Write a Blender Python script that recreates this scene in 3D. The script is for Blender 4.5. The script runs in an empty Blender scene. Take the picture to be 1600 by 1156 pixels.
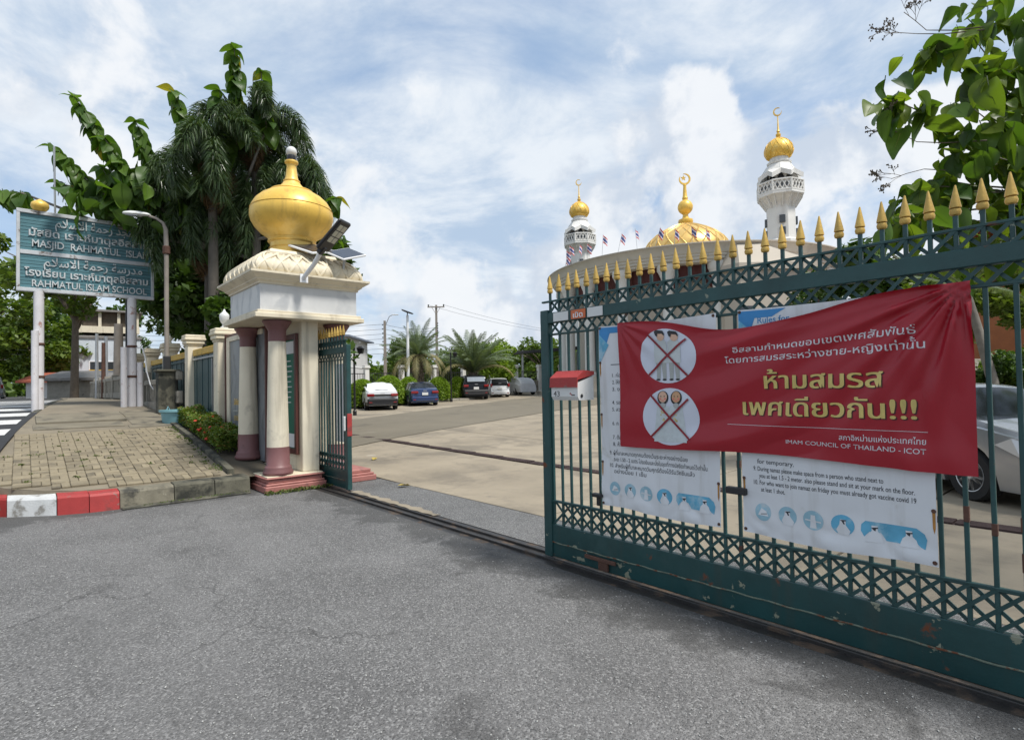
import bpy, bmesh, math, random
import numpy as np
from mathutils import Vector, Matrix, Euler
R = math.radians
rnd = random.Random(11)
nrg = np.random.default_rng(7)
scene = bpy.context.scene
COL = scene.collection

# ------------------------------------------------------------------ camera
YAW, PITCH, ROLL = 0.8534, 0.0239, 0.0190
fw = Vector((-math.sin(YAW)*math.cos(PITCH), math.cos(YAW)*math.cos(PITCH), math.sin(PITCH)))
rt0 = Vector((math.cos(YAW), math.sin(YAW), 0)); up0 = rt0.cross(fw)
cr, sr = math.cos(ROLL), math.sin(ROLL)
rt = rt0*cr - up0*sr; up = rt0*sr + up0*cr
cam_d = bpy.data.cameras.new('camera'); cam = bpy.data.objects.new('camera', cam_d); COL.objects.link(cam)
M4 = Matrix.Identity(4)
for i in range(3):
    M4[i][0] = rt[i]; M4[i][1] = up[i]; M4[i][2] = -fw[i]
M4[0][3], M4[1][3], M4[2][3] = 0, 0, 1.55
cam.matrix_world = M4
cam_d.sensor_width = 36; cam_d.lens = 19.756; cam_d.shift_y = 0.0019
cam_d.clip_start = 0.05; cam_d.clip_end = 3000
scene.camera = cam

# ------------------------------------------------------------------ sky, sun, exposure
SUN_EL, SUN_AZ = R(60), R(75)          # azimuth from +Y towards +X
world = bpy.data.worlds.new('World'); scene.world = world; world.use_nodes = True
wn, wl = world.node_tree.nodes, world.node_tree.links
wn.clear()
def WN(t, **k):
    n = wn.new(t)
    for a, b in k.items(): setattr(n, a, b)
    return n
def wmath(op, a, b=None, c=None, clamp=False):
    n = WN('ShaderNodeMath', operation=op); n.use_clamp = clamp
    for i, x in enumerate((a, b, c)):
        if x is None: continue
        if isinstance(x, (int, float)): n.inputs[i].default_value = x
        else: wl.new(x, n.inputs[i])
    return n.outputs[0]
def wsmooth(x, lo, hi):
    n = WN('ShaderNodeMapRange', interpolation_type='SMOOTHSTEP')
    wl.new(x, n.inputs[0]); n.inputs[1].default_value = lo; n.inputs[2].default_value = hi
    return n.outputs[0]
sky = WN('ShaderNodeTexSky', sky_type='NISHITA'); sky.sun_disc = False
sky.sun_elevation = SUN_EL; sky.sun_rotation = SUN_AZ; sky.air_density = 1.0; sky.dust_density = 1.2; sky.ozone_density = 1.2
tc = WN('ShaderNodeTexCoord'); sep = WN('ShaderNodeSeparateXYZ'); wl.new(tc.outputs['Generated'], sep.inputs[0])
zz = wmath('ADD', wmath('MAXIMUM', sep.outputs[2], 0.0), 0.22)
cmb = WN('ShaderNodeCombineXYZ')
wl.new(wmath('DIVIDE', sep.outputs[0], zz), cmb.inputs[0]); wl.new(wmath('DIVIDE', sep.outputs[1], zz), cmb.inputs[1])
def wnoise(vec, scale, detail, rough, dist=0.0, off=(0, 0, 0)):
    mp = WN('ShaderNodeMapping'); wl.new(vec, mp.inputs[0]); mp.inputs[1].default_value = off
    n = WN('ShaderNodeTexNoise'); wl.new(mp.outputs[0], n.inputs['Vector'])
    n.inputs['Scale'].default_value = scale; n.inputs['Detail'].default_value = detail
    n.inputs['Roughness'].default_value = rough; n.inputs['Distortion'].default_value = dist
    return n.outputs[0]
veil = wsmooth(wnoise(cmb.outputs[0], 1.05, 10, 0.60, 0.45, (3.1, 1.7, 0)), 0.29, 0.54)      # high thin sheet
shade = wnoise(cmb.outputs[0], 1.7, 9, 0.62, 0.4, (7.3, 4.2, 0))
puff = wnoise(tc.outputs['Generated'], 5.5, 9, 0.56, 0.2, (0.3, 0.2, 0.1))
puff2 = wnoise(tc.outputs['Generated'], 5.5, 9, 0.56, 0.2, (0.33, 0.28, 0.155))
def lobe(d, r0, r1, amp):
    v = Vector(d).normalized()
    dp = WN('ShaderNodeVectorMath', operation='DOT_PRODUCT'); wl.new(tc.outputs['Generated'], dp.inputs[0]); dp.inputs[1].default_value = v
    return wmath('MULTIPLY', wsmooth(dp.outputs['Value'], math.cos(R(r1)), math.cos(R(r0))), amp)
# heaped clouds standing low in the sky
heaps = None
for d, r0, r1, a in [
        ((-0.50, 0.80, 0.37), 1, 10, 0.22), ((-0.44, 0.86, 0.30), 1, 10, 0.30), ((-0.62, 0.74, 0.27), 1, 11, 0.26),
        ((-0.70, 0.70, 0.16), 2, 12, 0.30), ((-0.80, 0.58, 0.13), 2, 9, 0.26), ((-0.25, 0.93, 0.22), 3, 16, 0.27),
        ((-0.03, 0.97, 0.24), 3, 16, 0.27), ((-0.86, 0.48, 0.10), 2, 9, 0.22), ((-0.98, 0.08, 0.12), 3, 18, 0.22), ((0.4, 0.9, 0.2), 4, 22, 0.28)]:
    l = lobe(d, r0, r1, a); heaps = l if heaps is None else wmath('MAXIMUM', heaps, l)
hm = wsmooth(wmath('ADD', puff, wmath('MAXIMUM', heaps, 0.09)), 0.64, 0.76)
lit = wsmooth(wmath('SUBTRACT', puff, puff2), -0.10, 0.09)
def wcol(fac, a, b):
    n = WN('ShaderNodeMix', data_type='RGBA'); n.blend_type = 'MIX'
    if isinstance(fac, (int, float)): n.inputs[0].default_value = fac
    else: wl.new(fac, n.inputs[0])
    for i, x in ((6, a), (7, b)):
        if isinstance(x, tuple): n.inputs[i].default_value = x + (1,)
        else: wl.new(x, n.inputs[i])
    return n.outputs[2]
vcol = wcol(wsmooth(shade, 0.38, 0.60), (2.9, 3.65, 4.65), (5.2, 5.5, 5.8))
hcol = wcol(lit, (3.7, 4.15, 4.8), (5.45, 5.6, 5.8))
low = wmath('MULTIPLY', wmath('SUBTRACT', 1.0, wsmooth(sep.outputs[2], 0.0, 0.55)), 0.35)
blue = wcol(0.55, sky.outputs[0], (2.5, 3.5, 4.9))
c1 = wcol(wmath('MULTIPLY', wmath('MAXIMUM', veil, low), 0.90), blue, vcol)
c2 = wcol(wmath('MULTIPLY', hm, 0.92), c1, hcol)
bg = WN('ShaderNodeBackground'); wl.new(c2, bg.inputs[0]); bg.inputs[1].default_value = 0.054
wo = WN('ShaderNodeOutputWorld'); wl.new(bg.outputs[0], wo.inputs[0])

sd = bpy.data.lights.new('sun', 'SUN'); sd.energy = 1.5; sd.angle = R(10); sd.color = (1.0, 0.96, 0.89)
sun = bpy.data.objects.new('sun', sd); COL.objects.link(sun)
sdir = Vector((math.sin(SUN_AZ)*math.cos(SUN_EL), math.cos(SUN_AZ)*math.cos(SUN_EL), math.sin(SUN_EL)))
sun.rotation_euler = sdir.to_track_quat('Z', 'Y').to_euler(); sun.location = (0, 0, 60)
scene.view_settings.view_transform = 'Standard'; scene.view_settings.look = 'None'
scene.view_settings.gamma = 1; scene.view_settings.use_curve_mapping = False
scene.view_settings.exposure = 1.65
scene.render.engine = 'CYCLES'
scene.cycles.max_bounces = 6; scene.cycles.diffuse_bounces = 3; scene.cycles.glossy_bounces = 3
scene.cycles.transparent_max_bounces = 12; scene.cycles.transmission_bounces = 4

# ------------------------------------------------------------------ object helpers
ORIG = {}
def tag(o, label=None, cat=None, group=None, kind=None):
    if label: o['label'] = label
    if cat: o['category'] = cat
    if group: o['group'] = group
    if kind: o['kind'] = kind
    return o
def thing(name, label, cat, loc=(0, 0, 0), rz=0, group=None, kind=None):
    o = bpy.data.objects.new(name, None); COL.objects.link(o); o.empty_display_size = 0.2
    o.location = loc; o.rotation_euler = (0, 0, rz); ORIG[o] = Vector(loc)
    return tag(o, label, cat, group, kind)
def link(name, me, parent=None, loc=(0, 0, 0), rot=(0, 0, 0), sc=(1, 1, 1)):
    o = bpy.data.objects.new(name, me); COL.objects.link(o)
    o.location = loc; o.rotation_euler = rot; o.scale = sc
    if parent is not None: o.parent = parent
    return o
def copy_tree(o, parent=None):
    c = o.copy(); COL.objects.link(c)
    if parent is not None: c.parent = parent
    for ch in o.children: copy_tree(ch, c)
    return c

class MB:
    def __init__(s): s.v = []; s.f = []; s.mi = []; s.cur = 0
    def add(s, vs, fs):
        b = len(s.v); s.v.extend([tuple(x) for x in vs]); s.f.extend([tuple(b+i for i in f) for f in fs]); s.mi.extend([s.cur]*len(fs)); return s
    def box(s, c, d, rz=0, bev=0.0, rot=None):
        hx, hy, hz = d[0]/2, d[1]/2, d[2]/2
        mtx = (rot if rot is not None else Matrix.Rotation(rz, 3, 'Z')); c = Vector(c)
        if bev <= 0:
            vs = [Vector((x*hx, y*hy, z*hz)) for z in (-1, 1) for y in (-1, 1) for x in (-1, 1)]
            fs = [(0, 2, 3, 1), (4, 5, 7, 6), (0, 1, 5, 4), (2, 6, 7, 3), (0, 4, 6, 2), (1, 3, 7, 5)]
        else:
            b = min(bev, hx*.9, hy*.9, hz*.9); vs = []; idx = {}
            for x in (-1, 1):
                for y in (-1, 1):
                    for z in (-1, 1):
                        for a in range(3):
                            p = [x*hx, y*hy, z*hz]
                            for k in range(3):
                                if k != a: p[k] -= b*(x, y, z)[k]
                            idx[(x, y, z, a)] = len(vs); vs.append(Vector(p))
            fs = []
            for a in range(3):
                o1, o2 = [k for k in range(3) if k != a]
                for sg in (-1, 1):
                    q = []
                    for (p1, p2) in ((-1, -1), (1, -1), (1, 1), (-1, 1)):
                        k = [0, 0, 0]; k[a] = sg; k[o1] = p1; k[o2] = p2; q.append(idx[(k[0], k[1], k[2], a)])
                    flip = (sg < 0) ^ (a == 1)
                    fs.append(tuple(reversed(q)) if flip else tuple(q))
            for a in range(3):
                o1, o2 = [k for k in range(3) if k != a]
                for p1 in (-1, 1):
                    for p2 in (-1, 1):
                        k0 = [0]*3; k1 = [0]*3; k0[a] = -1; k1[a] = 1
                        for k in (k0, k1): k[o1] = p1; k[o2] = p2
                        fs.append((idx[(*k0, o1)], idx[(*k1, o1)], idx[(*k1, o2)], idx[(*k0, o2)]))
            for x in (-1, 1):
                for y in (-1, 1):
                    for z in (-1, 1):
                        fs.append((idx[(x, y, z, 0)], idx[(x, y, z, 1)], idx[(x, y, z, 2)]))
        s.add([mtx @ v + c for v in vs], fs); return s
    def tube(s, pts, r, n=8, cap=True):
        pts = [Vector(p) for p in pts]; k = len(pts)
        rr = r if isinstance(r, (list, tuple)) else [r]*k
        t = [(pts[min(i+1, k-1)]-pts[max(i-1, 0)]).normalized() for i in range(k)]
        a = Vector((0, 0, 1)) if abs(t[0].z) < .9 else Vector((1, 0, 0))
        nrm = (a - t[0]*a.dot(t[0])).normalized(); vs = []
        for i in range(k):
            nrm = (nrm - t[i]*nrm.dot(t[i])).normalized(); b = t[i].cross(nrm)
            for j in range(n):
                w = 2*math.pi*j/n; vs.append(pts[i] + (nrm*math.cos(w) + b*math.sin(w))*rr[i])
        fs = [(i*n+j, i*n+(j+1) % n, (i+1)*n+(j+1) % n, (i+1)*n+j) for i in range(k-1) for j in range(n)]
        if cap: fs += [tuple(reversed(range(n))), tuple((k-1)*n+j for j in range(n))]
        s.add(vs, fs); return s
    def lathe(s, prof, n=24, c=(0, 0, 0), phase=0.0):
        k = len(prof); vs = []
        for r, z in prof:
            for j in range(n):
                w = 2*math.pi*j/n + phase; vs.append((c[0]+r*math.cos(w), c[1]+r*math.sin(w), c[2]+z))
        fs = [(i*n+j, i*n+(j+1) % n, (i+1)*n+(j+1) % n, (i+1)*n+j) for i in range(k-1) for j in range(n)]
        fs += [tuple(reversed(range(n))), tuple((k-1)*n+j for j in range(n))]
        s.add(vs, fs); return s
    def prism(s, poly, d):                      # poly: 3-D points of one face, d: extrusion vector
        n = len(poly); a = [Vector(p) for p in poly]; d = Vector(d)
        s.add(a+[p+d for p in a], [tuple(range(n-1, -1, -1)), tuple(range(n, 2*n))] + [(i, (i+1) % n, n+(i+1) % n, n+i) for i in range(n)]); return s
    def frustum(s, c, d0, z0, d1, z1):          # rectangular, half sizes d0 / d1
        vs = [(c[0]+sx*d0[0], c[1]+sy*d0[1], z0) for sx, sy in ((-1, -1), (1, -1), (1, 1), (-1, 1))] + [(c[0]+sx*d1[0], c[1]+sy*d1[1], z1) for sx, sy in ((-1, -1), (1, -1), (1, 1), (-1, 1))]
        s.add(vs, [(3, 2, 1, 0), (4, 5, 6, 7)] + [(i, (i+1) % 4, 4+(i+1) % 4, 4+i) for i in range(4)]); return s
    def mesh(s, name, mats, smooth=None, off=None):
        me = bpy.data.meshes.new(name)
        vs = s.v if off is None else [(a-off[0], b-off[1], c-off[2]) for a, b, c in s.v]
        me.from_pydata(vs, [], s.f)
        if not isinstance(mats, (list, tuple)): mats = [mats]
        for m in mats: me.materials.append(m)
        if len(mats) > 1: me.polygons.foreach_set('material_index', s.mi)
        bm = bmesh.new(); bm.from_mesh(me); bmesh.ops.recalc_face_normals(bm, faces=bm.faces); bm.to_mesh(me); bm.free()
        if smooth is not None:
            me.polygons.foreach_set('use_smooth', [True]*len(me.polygons)); me.set_sharp_from_angle(angle=R(smooth))
        me.update(); return me
    def build(s, name, mats, parent=None, smooth=None, world=True, label=None):
        off = ORIG.get(parent) if (world and parent is not None) else None
        o = link(name, s.mesh(name, mats, smooth, off), parent)
        if parent is not None and off is not None: ORIG[o] = off
        elif parent is None: ORIG[o] = Vector((0, 0, 0))
        if label: o['label'] = label
        return o

def np_mesh(name, V, F, mat):                   # V (n,3), F (m,k) arrays
    me = bpy.data.meshes.new(name); n, m = len(V), len(F); k = F.shape[1]
    me.vertices.add(n); me.vertices.foreach_set('co', np.asarray(V, np.float32).ravel())
    me.loops.add(m*k); me.loops.foreach_set('vertex_index', np.asarray(F, np.int32).ravel())
    me.polygons.add(m); me.polygons.foreach_set('loop_start', np.arange(0, m*k, k, dtype=np.int32)); me.polygons.foreach_set('loop_total', np.full(m, k, np.int32))
    for x in (mat if isinstance(mat, (list, tuple)) else [mat]): me.materials.append(x)
    me.update(calc_edges=True); me.validate(); return me

# ------------------------------------------------------------------ materials
def new_mat(name):
    m = bpy.data.materials.new(name); m.use_nodes = True; nt = m.node_tree
    return m, nt, nt.nodes, nt.links, nt.nodes['Principled BSDF']
def nnoise(n, l, vec, scale, detail=4, rough=.55, dist=0):
    x = n.new('ShaderNodeTexNoise'); x.inputs['Scale'].default_value = scale; x.inputs['Detail'].default_value = detail
    x.inputs['Roughness'].default_value = rough; x.inputs['Distortion'].default_value = dist; l.new(vec, x.inputs['Vector']); return x.outputs[0]
def nrange(n, l, x, a, b, c=0, d=1, smooth=True):
    r = n.new('ShaderNodeMapRange'); r.interpolation_type = 'SMOOTHSTEP' if smooth else 'LINEAR'
    l.new(x, r.inputs[0]); 
    for i, v in enumerate((a, b, c, d)): r.inputs[i+1].default_value = v
    return r.outputs[0]
def nmix(n, l, f, a, b, mode='MIX'):
    x = n.new('ShaderNodeMix'); x.data_type = 'RGBA'; x.blend_type = mode
    if isinstance(f, (int, float)): x.inputs[0].default_value = f
    else: l.new(f, x.inputs[0])
    for i, q in ((6, a), (7, b)):
        if isinstance(q, tuple): x.inputs[i].default_value = (q+(1,))[:4]
        else: l.new(q, x.inputs[i])
    return x.outputs[2]
def coords(n, l, per_object=True):
    t = n.new('ShaderNodeTexCoord')
    if not per_object: 
        g = n.new('ShaderNodeNewGeometry'); return g.outputs['Position']
    oi = n.new('ShaderNodeObjectInfo'); v = n.new('ShaderNodeVectorMath'); v.operation = 'MULTIPLY_ADD'
    l.new(oi.outputs['Random'], v.inputs[0]); v.inputs[1].default_value = (17, 31, 23); l.new(t.outputs['Object'], v.inputs[2]); return v.outputs[0]
def mat(name, col, rough=.6, metal=0., var=.18, vs=2.0, bump=.0, bs=40., patches=(), objvar=0.0, spec=.5, streak=None, world=False, coat=0.0):
    """patches: (colour, noise scale, lo, hi, roughness or None) worn / stained areas."""
    m, nt, n, l, b = new_mat(name)
    v = coords(n, l, not world)
    f = nrange(n, l, nnoise(n, l, v, vs, 6, .6), .25, .75, 1-var, 1+var, False)
    hsv = n.new('ShaderNodeHueSaturation'); hsv.inputs['Color'].default_value = tuple(col)+(1,)
    l.new(f, hsv.inputs['Value']); c = hsv.outputs[0]
    if objvar:
        oi = n.new('ShaderNodeObjectInfo'); h2 = n.new('ShaderNodeHueSaturation'); l.new(c, h2.inputs['Color'])
        l.new(nrange(n, l, oi.outputs['Random'], 0, 1, 1-objvar, 1+objvar, False), h2.inputs['Value']); c = h2.outputs[0]
    if streak:                                   # (colour, strength, scale): rain streaks running down
        mp = n.new('ShaderNodeMapping'); l.new(v, mp.inputs[0]); mp.inputs['Scale'].default_value = (1, 1, .06)
        s = nrange(n, l, nnoise(n, l, mp.outputs[0], streak[2], 5, .6), .5, .72, 0, streak[1]); c = nmix(n, l, s, c, streak[0])
    rg = None
    for p in patches:
        k = nrange(n, l, nnoise(n, l, v, p[1], 8, .62, .3), p[2], p[3]); c = nmix(n, l, k, c, p[0])
        if len(p) > 4 and p[4] is not None: rg = nrange(n, l, k, 0, 1, rough, p[4], False)
    l.new(c, b.inputs['Base Color']); b.inputs['Roughness'].default_value = rough; b.inputs['Metallic'].default_value = metal
    if rg is not None: l.new(rg, b.inputs['Roughness'])
    b.inputs['Specular IOR Level'].default_value = spec
    if coat: b.inputs['Coat Weight'].default_value = coat; b.inputs['Coat Roughness'].default_value = .05
    if bump:
        bp = n.new('ShaderNodeBump'); bp.inputs['Strength'].default_value = bump; bp.inputs['Distance'].default_value = .01
        l.new(nnoise(n, l, v, bs, 6, .6), bp.inputs['Height']); l.new(bp.outputs[0], b.inputs['Normal'])
    return m
def leaf_mat(name, c0, c1, trans=.35, rough=.45, big=None, c2=None):
    m, nt, n, l, b = new_mat(name)
    g = n.new('ShaderNodeNewGeometry'); oi = n.new('ShaderNodeObjectInfo')
    a = n.new('ShaderNodeMath'); a.operation = 'ADD'; l.new(g.outputs['Random Per Island'], a.inputs[0]); l.new(oi.outputs['Random'], a.inputs[1])
    fr = n.new('ShaderNodeMath'); fr.operation = 'FRACT'; l.new(a.outputs[0], fr.inputs[0])
    c = nmix(n, l, fr.outputs[0], c0, c1)
    if c2 is not None: c = nmix(n, l, nrange(n, l, fr.outputs[0], .93, .97), c, c2)
    if big: c = nmix(n, l, nrange(n, l, nnoise(n, l, g.outputs['Position'], big, 2), .35, .65), c, nmix(n, l, .5, c, c1))
    l.new(c, b.inputs['Base Color']); b.inputs['Roughness'].default_value = rough; b.inputs['Specular IOR Level'].default_value = .35
    tr = n.new('ShaderNodeBsdfTranslucent'); l.new(nmix(n, l, 1.0, c, (1.5, 1.6, .5), 'MULTIPLY'), tr.inputs[0])
    mx = n.new('ShaderNodeMixShader'); mx.inputs[0].default_value = trans; l.new(b.outputs[0], mx.inputs[1]); l.new(tr.outputs[0], mx.inputs[2])
    l.new(mx.outputs[0], n['Material Output'].inputs[0]); return m

RUST = (.14, .045, .018)
m_gate = mat('gate_green_paint', (.013, .054, .054), .45, 0, .28, 4, .2, 30, objvar=.14, patches=[((.022, .068, .07), 5, .55, .70), ((.20, .22, .17), 9, .66, .685, .8), (RUST, 6, .65, .72, .85)])
m_kick = mat('gate_kick_paint', (.010, .052, .053), .38, 0, .25, 3, .2, 14, patches=[((.022, .066, .066), 2.2, .52, .68), ((.22, .23, .17), 6.5, .645, .66, .8), (RUST, 4, .66, .72, .85)], streak=((.03, .05, .045), .6, 6))
m_seam = mat('gate_seam_worn', (.14, .17, .13), .8, 0, .5, 14, .3, 40, patches=[(RUST, 12, .5, .6)])
m_spike = mat('spike_gold_paint', (.52, .34, .085), .42, .3, .22, 9, .2, 60, objvar=.16, patches=[((.25, .14, .04), 12, .66, .74)])
m_gold = mat('gold_paint', (.78, .50, .095), .40, .25, .14, 2.5, .12, 22, patches=[((.50, .31, .07), 4, .58, .74, .55), ((.80, .58, .20), 1.6, .5, .75), ((.16, .10, .04), 16, .70, .74)], streak=((.40, .25, .07), .5, 7))
m_goldroof = mat('gold_dome', (.72, .48, .16), .36, .5, .12, .8, .05, 8)
m_cream = mat('cream_paint', (.66, .60, .47), .6, 0, .12, 1.6, .2, 50, patches=[((.42, .38, .30), 3.2, .56, .75), ((.30, .27, .22), 12, .69, .74)], streak=((.34, .30, .23), .7, 7))
m_creamtrim = mat('cream_trim', (.64, .57, .43), .55, 0, .12, 2, .12, 40, patches=[((.30, .26, .19), 6, .66, .76), ((.04, .04, .035), 9, .72, .75)], streak=((.33, .28, .2), .45, 6))
m_mauve = mat('mauve_paint', (.17, .075, .075), .5, 0, .12, 3, .1, 50, patches=[((.10, .045, .042), 5, .6, .75)])
m_rose = mat('rose_plinth_paint', (.34, .135, .115), .6, 0, .18, 4, .2, 40, patches=[((.16, .075, .065), 6, .58, .7), ((.42, .30, .24), 9, .68, .74)])
def marble(name, base, vein):
    m, nt, n, l, b = new_mat(name); v = coords(n, l)
    w = n.new('ShaderNodeTexWave'); w.inputs['Scale'].default_value = .9; w.inputs['Distortion'].default_value = 9; w.inputs['Detail'].default_value = 5; w.inputs['Detail Scale'].default_value = 1.5; l.new(v, w.inputs[0])
    c = nmix(n, l, nrange(n, l, w.outputs['Fac'] if 'Fac' in w.outputs else w.outputs[1], .62, 1.0), base, vein)
    c = nmix(n, l, nrange(n, l, nnoise(n, l, v, 3, 6), .35, .7), c, nmix(n, l, .4, base, vein))
    l.new(c, b.inputs['Base Color']); b.inputs['Roughness'].default_value = .38; return m
m_marble = marble('pale_marble', (.60, .60, .59), (.42, .43, .44))
m_marbled = marble('grey_marble', (.20, .215, .23), (.115, .125, .135))
m_brown = mat('brown_frame', (.10, .035, .028), .4, 0, .15, 3)
m_greenboard = mat('green_board', (.012, .14, .085), .5, 0, .1, 2)
m_white = mat('white_paint', (.74, .75, .76), .5, 0, .06, 1.5)
m_offwhite = mat('offwhite_plastic', (.62, .63, .62), .45, 0, .08, 3, 0, 30, patches=[((.40, .38, .34), 7, .62, .74)])
m_black = mat('black_plastic', (.012, .012, .014), .4, 0, .1)
m_steel = mat('dull_steel', (.40, .41, .42), .42, .7, .12, 3)
m_dark = mat('dark_steel', (.035, .035, .037), .5, .4, .2)
m_rustbar = mat('rust_iron', (.10, .05, .035), .8, .2, .35, 8, .4, 50)
m_track = mat('rail_iron', (.045, .043, .042), .5, .5, .35, 5, .3, 40, patches=[((.11, .08, .06), 5, .52, .66, .85)])
m_drain = mat('drain_grate_iron', (.07, .045, .042), .7, .3, .3, 6, .3, 30)
m_red = mat('red_paint', (.33, .032, .03), .6, 0, .16, 5, .3, 60, patches=[((.20, .04, .035), 5, .52, .70), ((.16, .13, .11), 11, .62, .70)])
m_kerbwhite = mat('kerb_white_paint', (.52, .53, .53), .65, 0, .16, 4, .4, 50, patches=[((.22, .21, .19), 5, .50, .64), ((.10, .10, .095), 10, .68, .74)])
m_kerbgrey = mat('weathered_kerb_concrete', (.17, .155, .115), .85, 0, .3, 5, .6, 45, patches=[((.035, .034, .028), 3.2, .50, .66), ((.30, .28, .22), 9, .64, .74)])
m_mossy = mat('mossy_concrete', (.10, .095, .07), .9, 0, .35, 5, .6, 45, patches=[((.022, .023, .018), 3, .42, .6), ((.24, .22, .17), 9, .66, .76)])
m_paver = mat('tan_paver', (.205, .172, .115), .85, 0, .16, 8, .35, 60, patches=[((.10, .085, .06), 2.2, .52, .70)], objvar=.22)
m_joint = mat('paver_joint', (.085, .072, .05), .95, 0, .3, 9)
m_walk = mat('walk_concrete', (.19, .162, .118), .88, 0, .18, 1.3, .35, 40, patches=[((.115, .10, .075), .9, .52, .72), ((.32, .28, .2), 3, .62, .75)], world=True)
m_walkdark = mat('walk_slab_dark', (.17, .15, .11), .9, 0, .25, 2.5, .4, 40, patches=[((.06, .055, .045), 2.2, .5, .7)])
m_teal = mat('teal_board', (.07, .175, .205), .55, 0, .16, 2, .1, 30, patches=[((.07, .22, .225), 3, .6, .74)], objvar=.08)
m_signframe = mat('sign_frame_white', (.46, .48, .50), .6, .1, .2, 3, 0, 30, patches=[((.14, .11, .09), 5, .55, .68)])
m_sletter = mat('sign_lettering', (.46, .49, .50), .5, 0, .2, 6, patches=[((.13, .15, .15), 5, .54, .68)])
m_postwhite = mat('post_white_paint', (.58, .565, .58), .55, 0, .1, 3, .1, 30, patches=[((.34, .20, .17), 5, .60, .70), ((.16, .075, .04), 8, .66, .73)])
m_conc = mat('bare_concrete', (.27, .25, .21), .85, 0, .2, 4, .4, 40, patches=[((.08, .075, .065), 3, .55, .7)])
m_pole = mat('concrete_pole', (.24, .21, .18), .8, 0, .2, 3, .2, 40)
m_fencegreen = mat('fence_green_sheet', (.018, .052, .055), .5, 0, .2, 3)
m_yellow = mat('yellow_rail_paint', (.52, .33, .05), .55, 0, .15, 5, patches=[((.30, .19, .04), 6, .6, .7)])
m_bark = mat('bark', (.12, .095, .07), .9, 0, .3, 6, .8, 25)
m_barkgrey = mat('grey_bark', (.17, .155, .135), .85, 0, .25, 5, .6, 25)
m_bluebin = mat('faded_blue_plastic', (.17, .34, .38), .5, 0, .15, 3, patches=[((.30, .45, .47), 5, .6, .74)])
m_glass = mat('tinted_glass', (.012, .014, .017), .14, 0, .1, spec=.16)
m_roomdark = mat('dark_window_glass', (.035, .04, .045), .12, 0, .2, spec=.7)
m_tyre = mat('tyre_rubber', (.014, .014, .015), .8, 0, .15)
m_alloy = mat('alloy_wheel', (.56, .57, .58), .3, .35, .05)
m_plate = mat('number_plate', (.66, .66, .64), .5, 0, .05)
m_lampred = mat('red_lamp', (.22, .012, .012), .15, 0, .1, spec=.7)
m_led = mat('led_panel', (.50, .49, .40), .35, 0, .1)
m_lens = mat('clear_lens', (.55, .57, .6), .08, .3, .1, spec=.8)
m_mosque = mat('mosque_white', (.70, .69, .66), .6, 0, .08, .6, .05, 10, streak=((.48, .46, .42), .45, 1.2))
m_mosquegrey = mat('mosque_stone', (.46, .41, .34), .7, 0, .1, .5)
m_fascia = mat('mosque_fascia', (.58, .555, .50), .65, 0, .07, .5, streak=((.38, .36, .32), .4, 1.0))
m_curtain = mat('dark_red_drape', (.085, .022, .02), .8, 0, .3, .8)
# foliage
l_teak = leaf_mat('teak_leaf', (.045, .10, .018), (.11, .19, .03), .40, .42, c2=(.26, .22, .04))
l_teak2 = leaf_mat('teak_leaf_dark', (.035, .08, .016), (.15, .21, .028), .5, .42)
l_palm = leaf_mat('foxtail_leaflet', (.028, .058, .02), (.085, .125, .05), .25, .32)
m_palmbark = mat('palm_trunk', (.085, .075, .062), .85, 0, .25, 5, .5, 25)
l_date = leaf_mat('date_leaflet', (.085, .125, .07), (.17, .21, .12), .2, .5)
l_datedry = leaf_mat('date_leaflet_dry', (.14, .15, .07), (.30, .25, .12), .2, .6)
l_bush = leaf_mat('clipped_leaf', (.13, .21, .02), (.23, .33, .04), .3, .5)
l_hedge = leaf_mat('hedge_leaf', (.06, .12, .02), (.19, .24, .045), .3, .5, c2=(.30, .16, .06))
l_dark = leaf_mat('dense_leaf', (.026, .062, .013), (.075, .135, .025), .22, .5, big=.5)
l_mid = leaf_mat('street_leaf', (.045, .095, .015), (.13, .18, .03), .35, .5, big=.4)
l_far = leaf_mat('far_leaf', (.05, .095, .022), (.12, .18, .04), .3, .55, big=.3)
l_weed = leaf_mat('weed_leaf', (.05, .085, .02), (.12, .15, .035), .25, .6)

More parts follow.
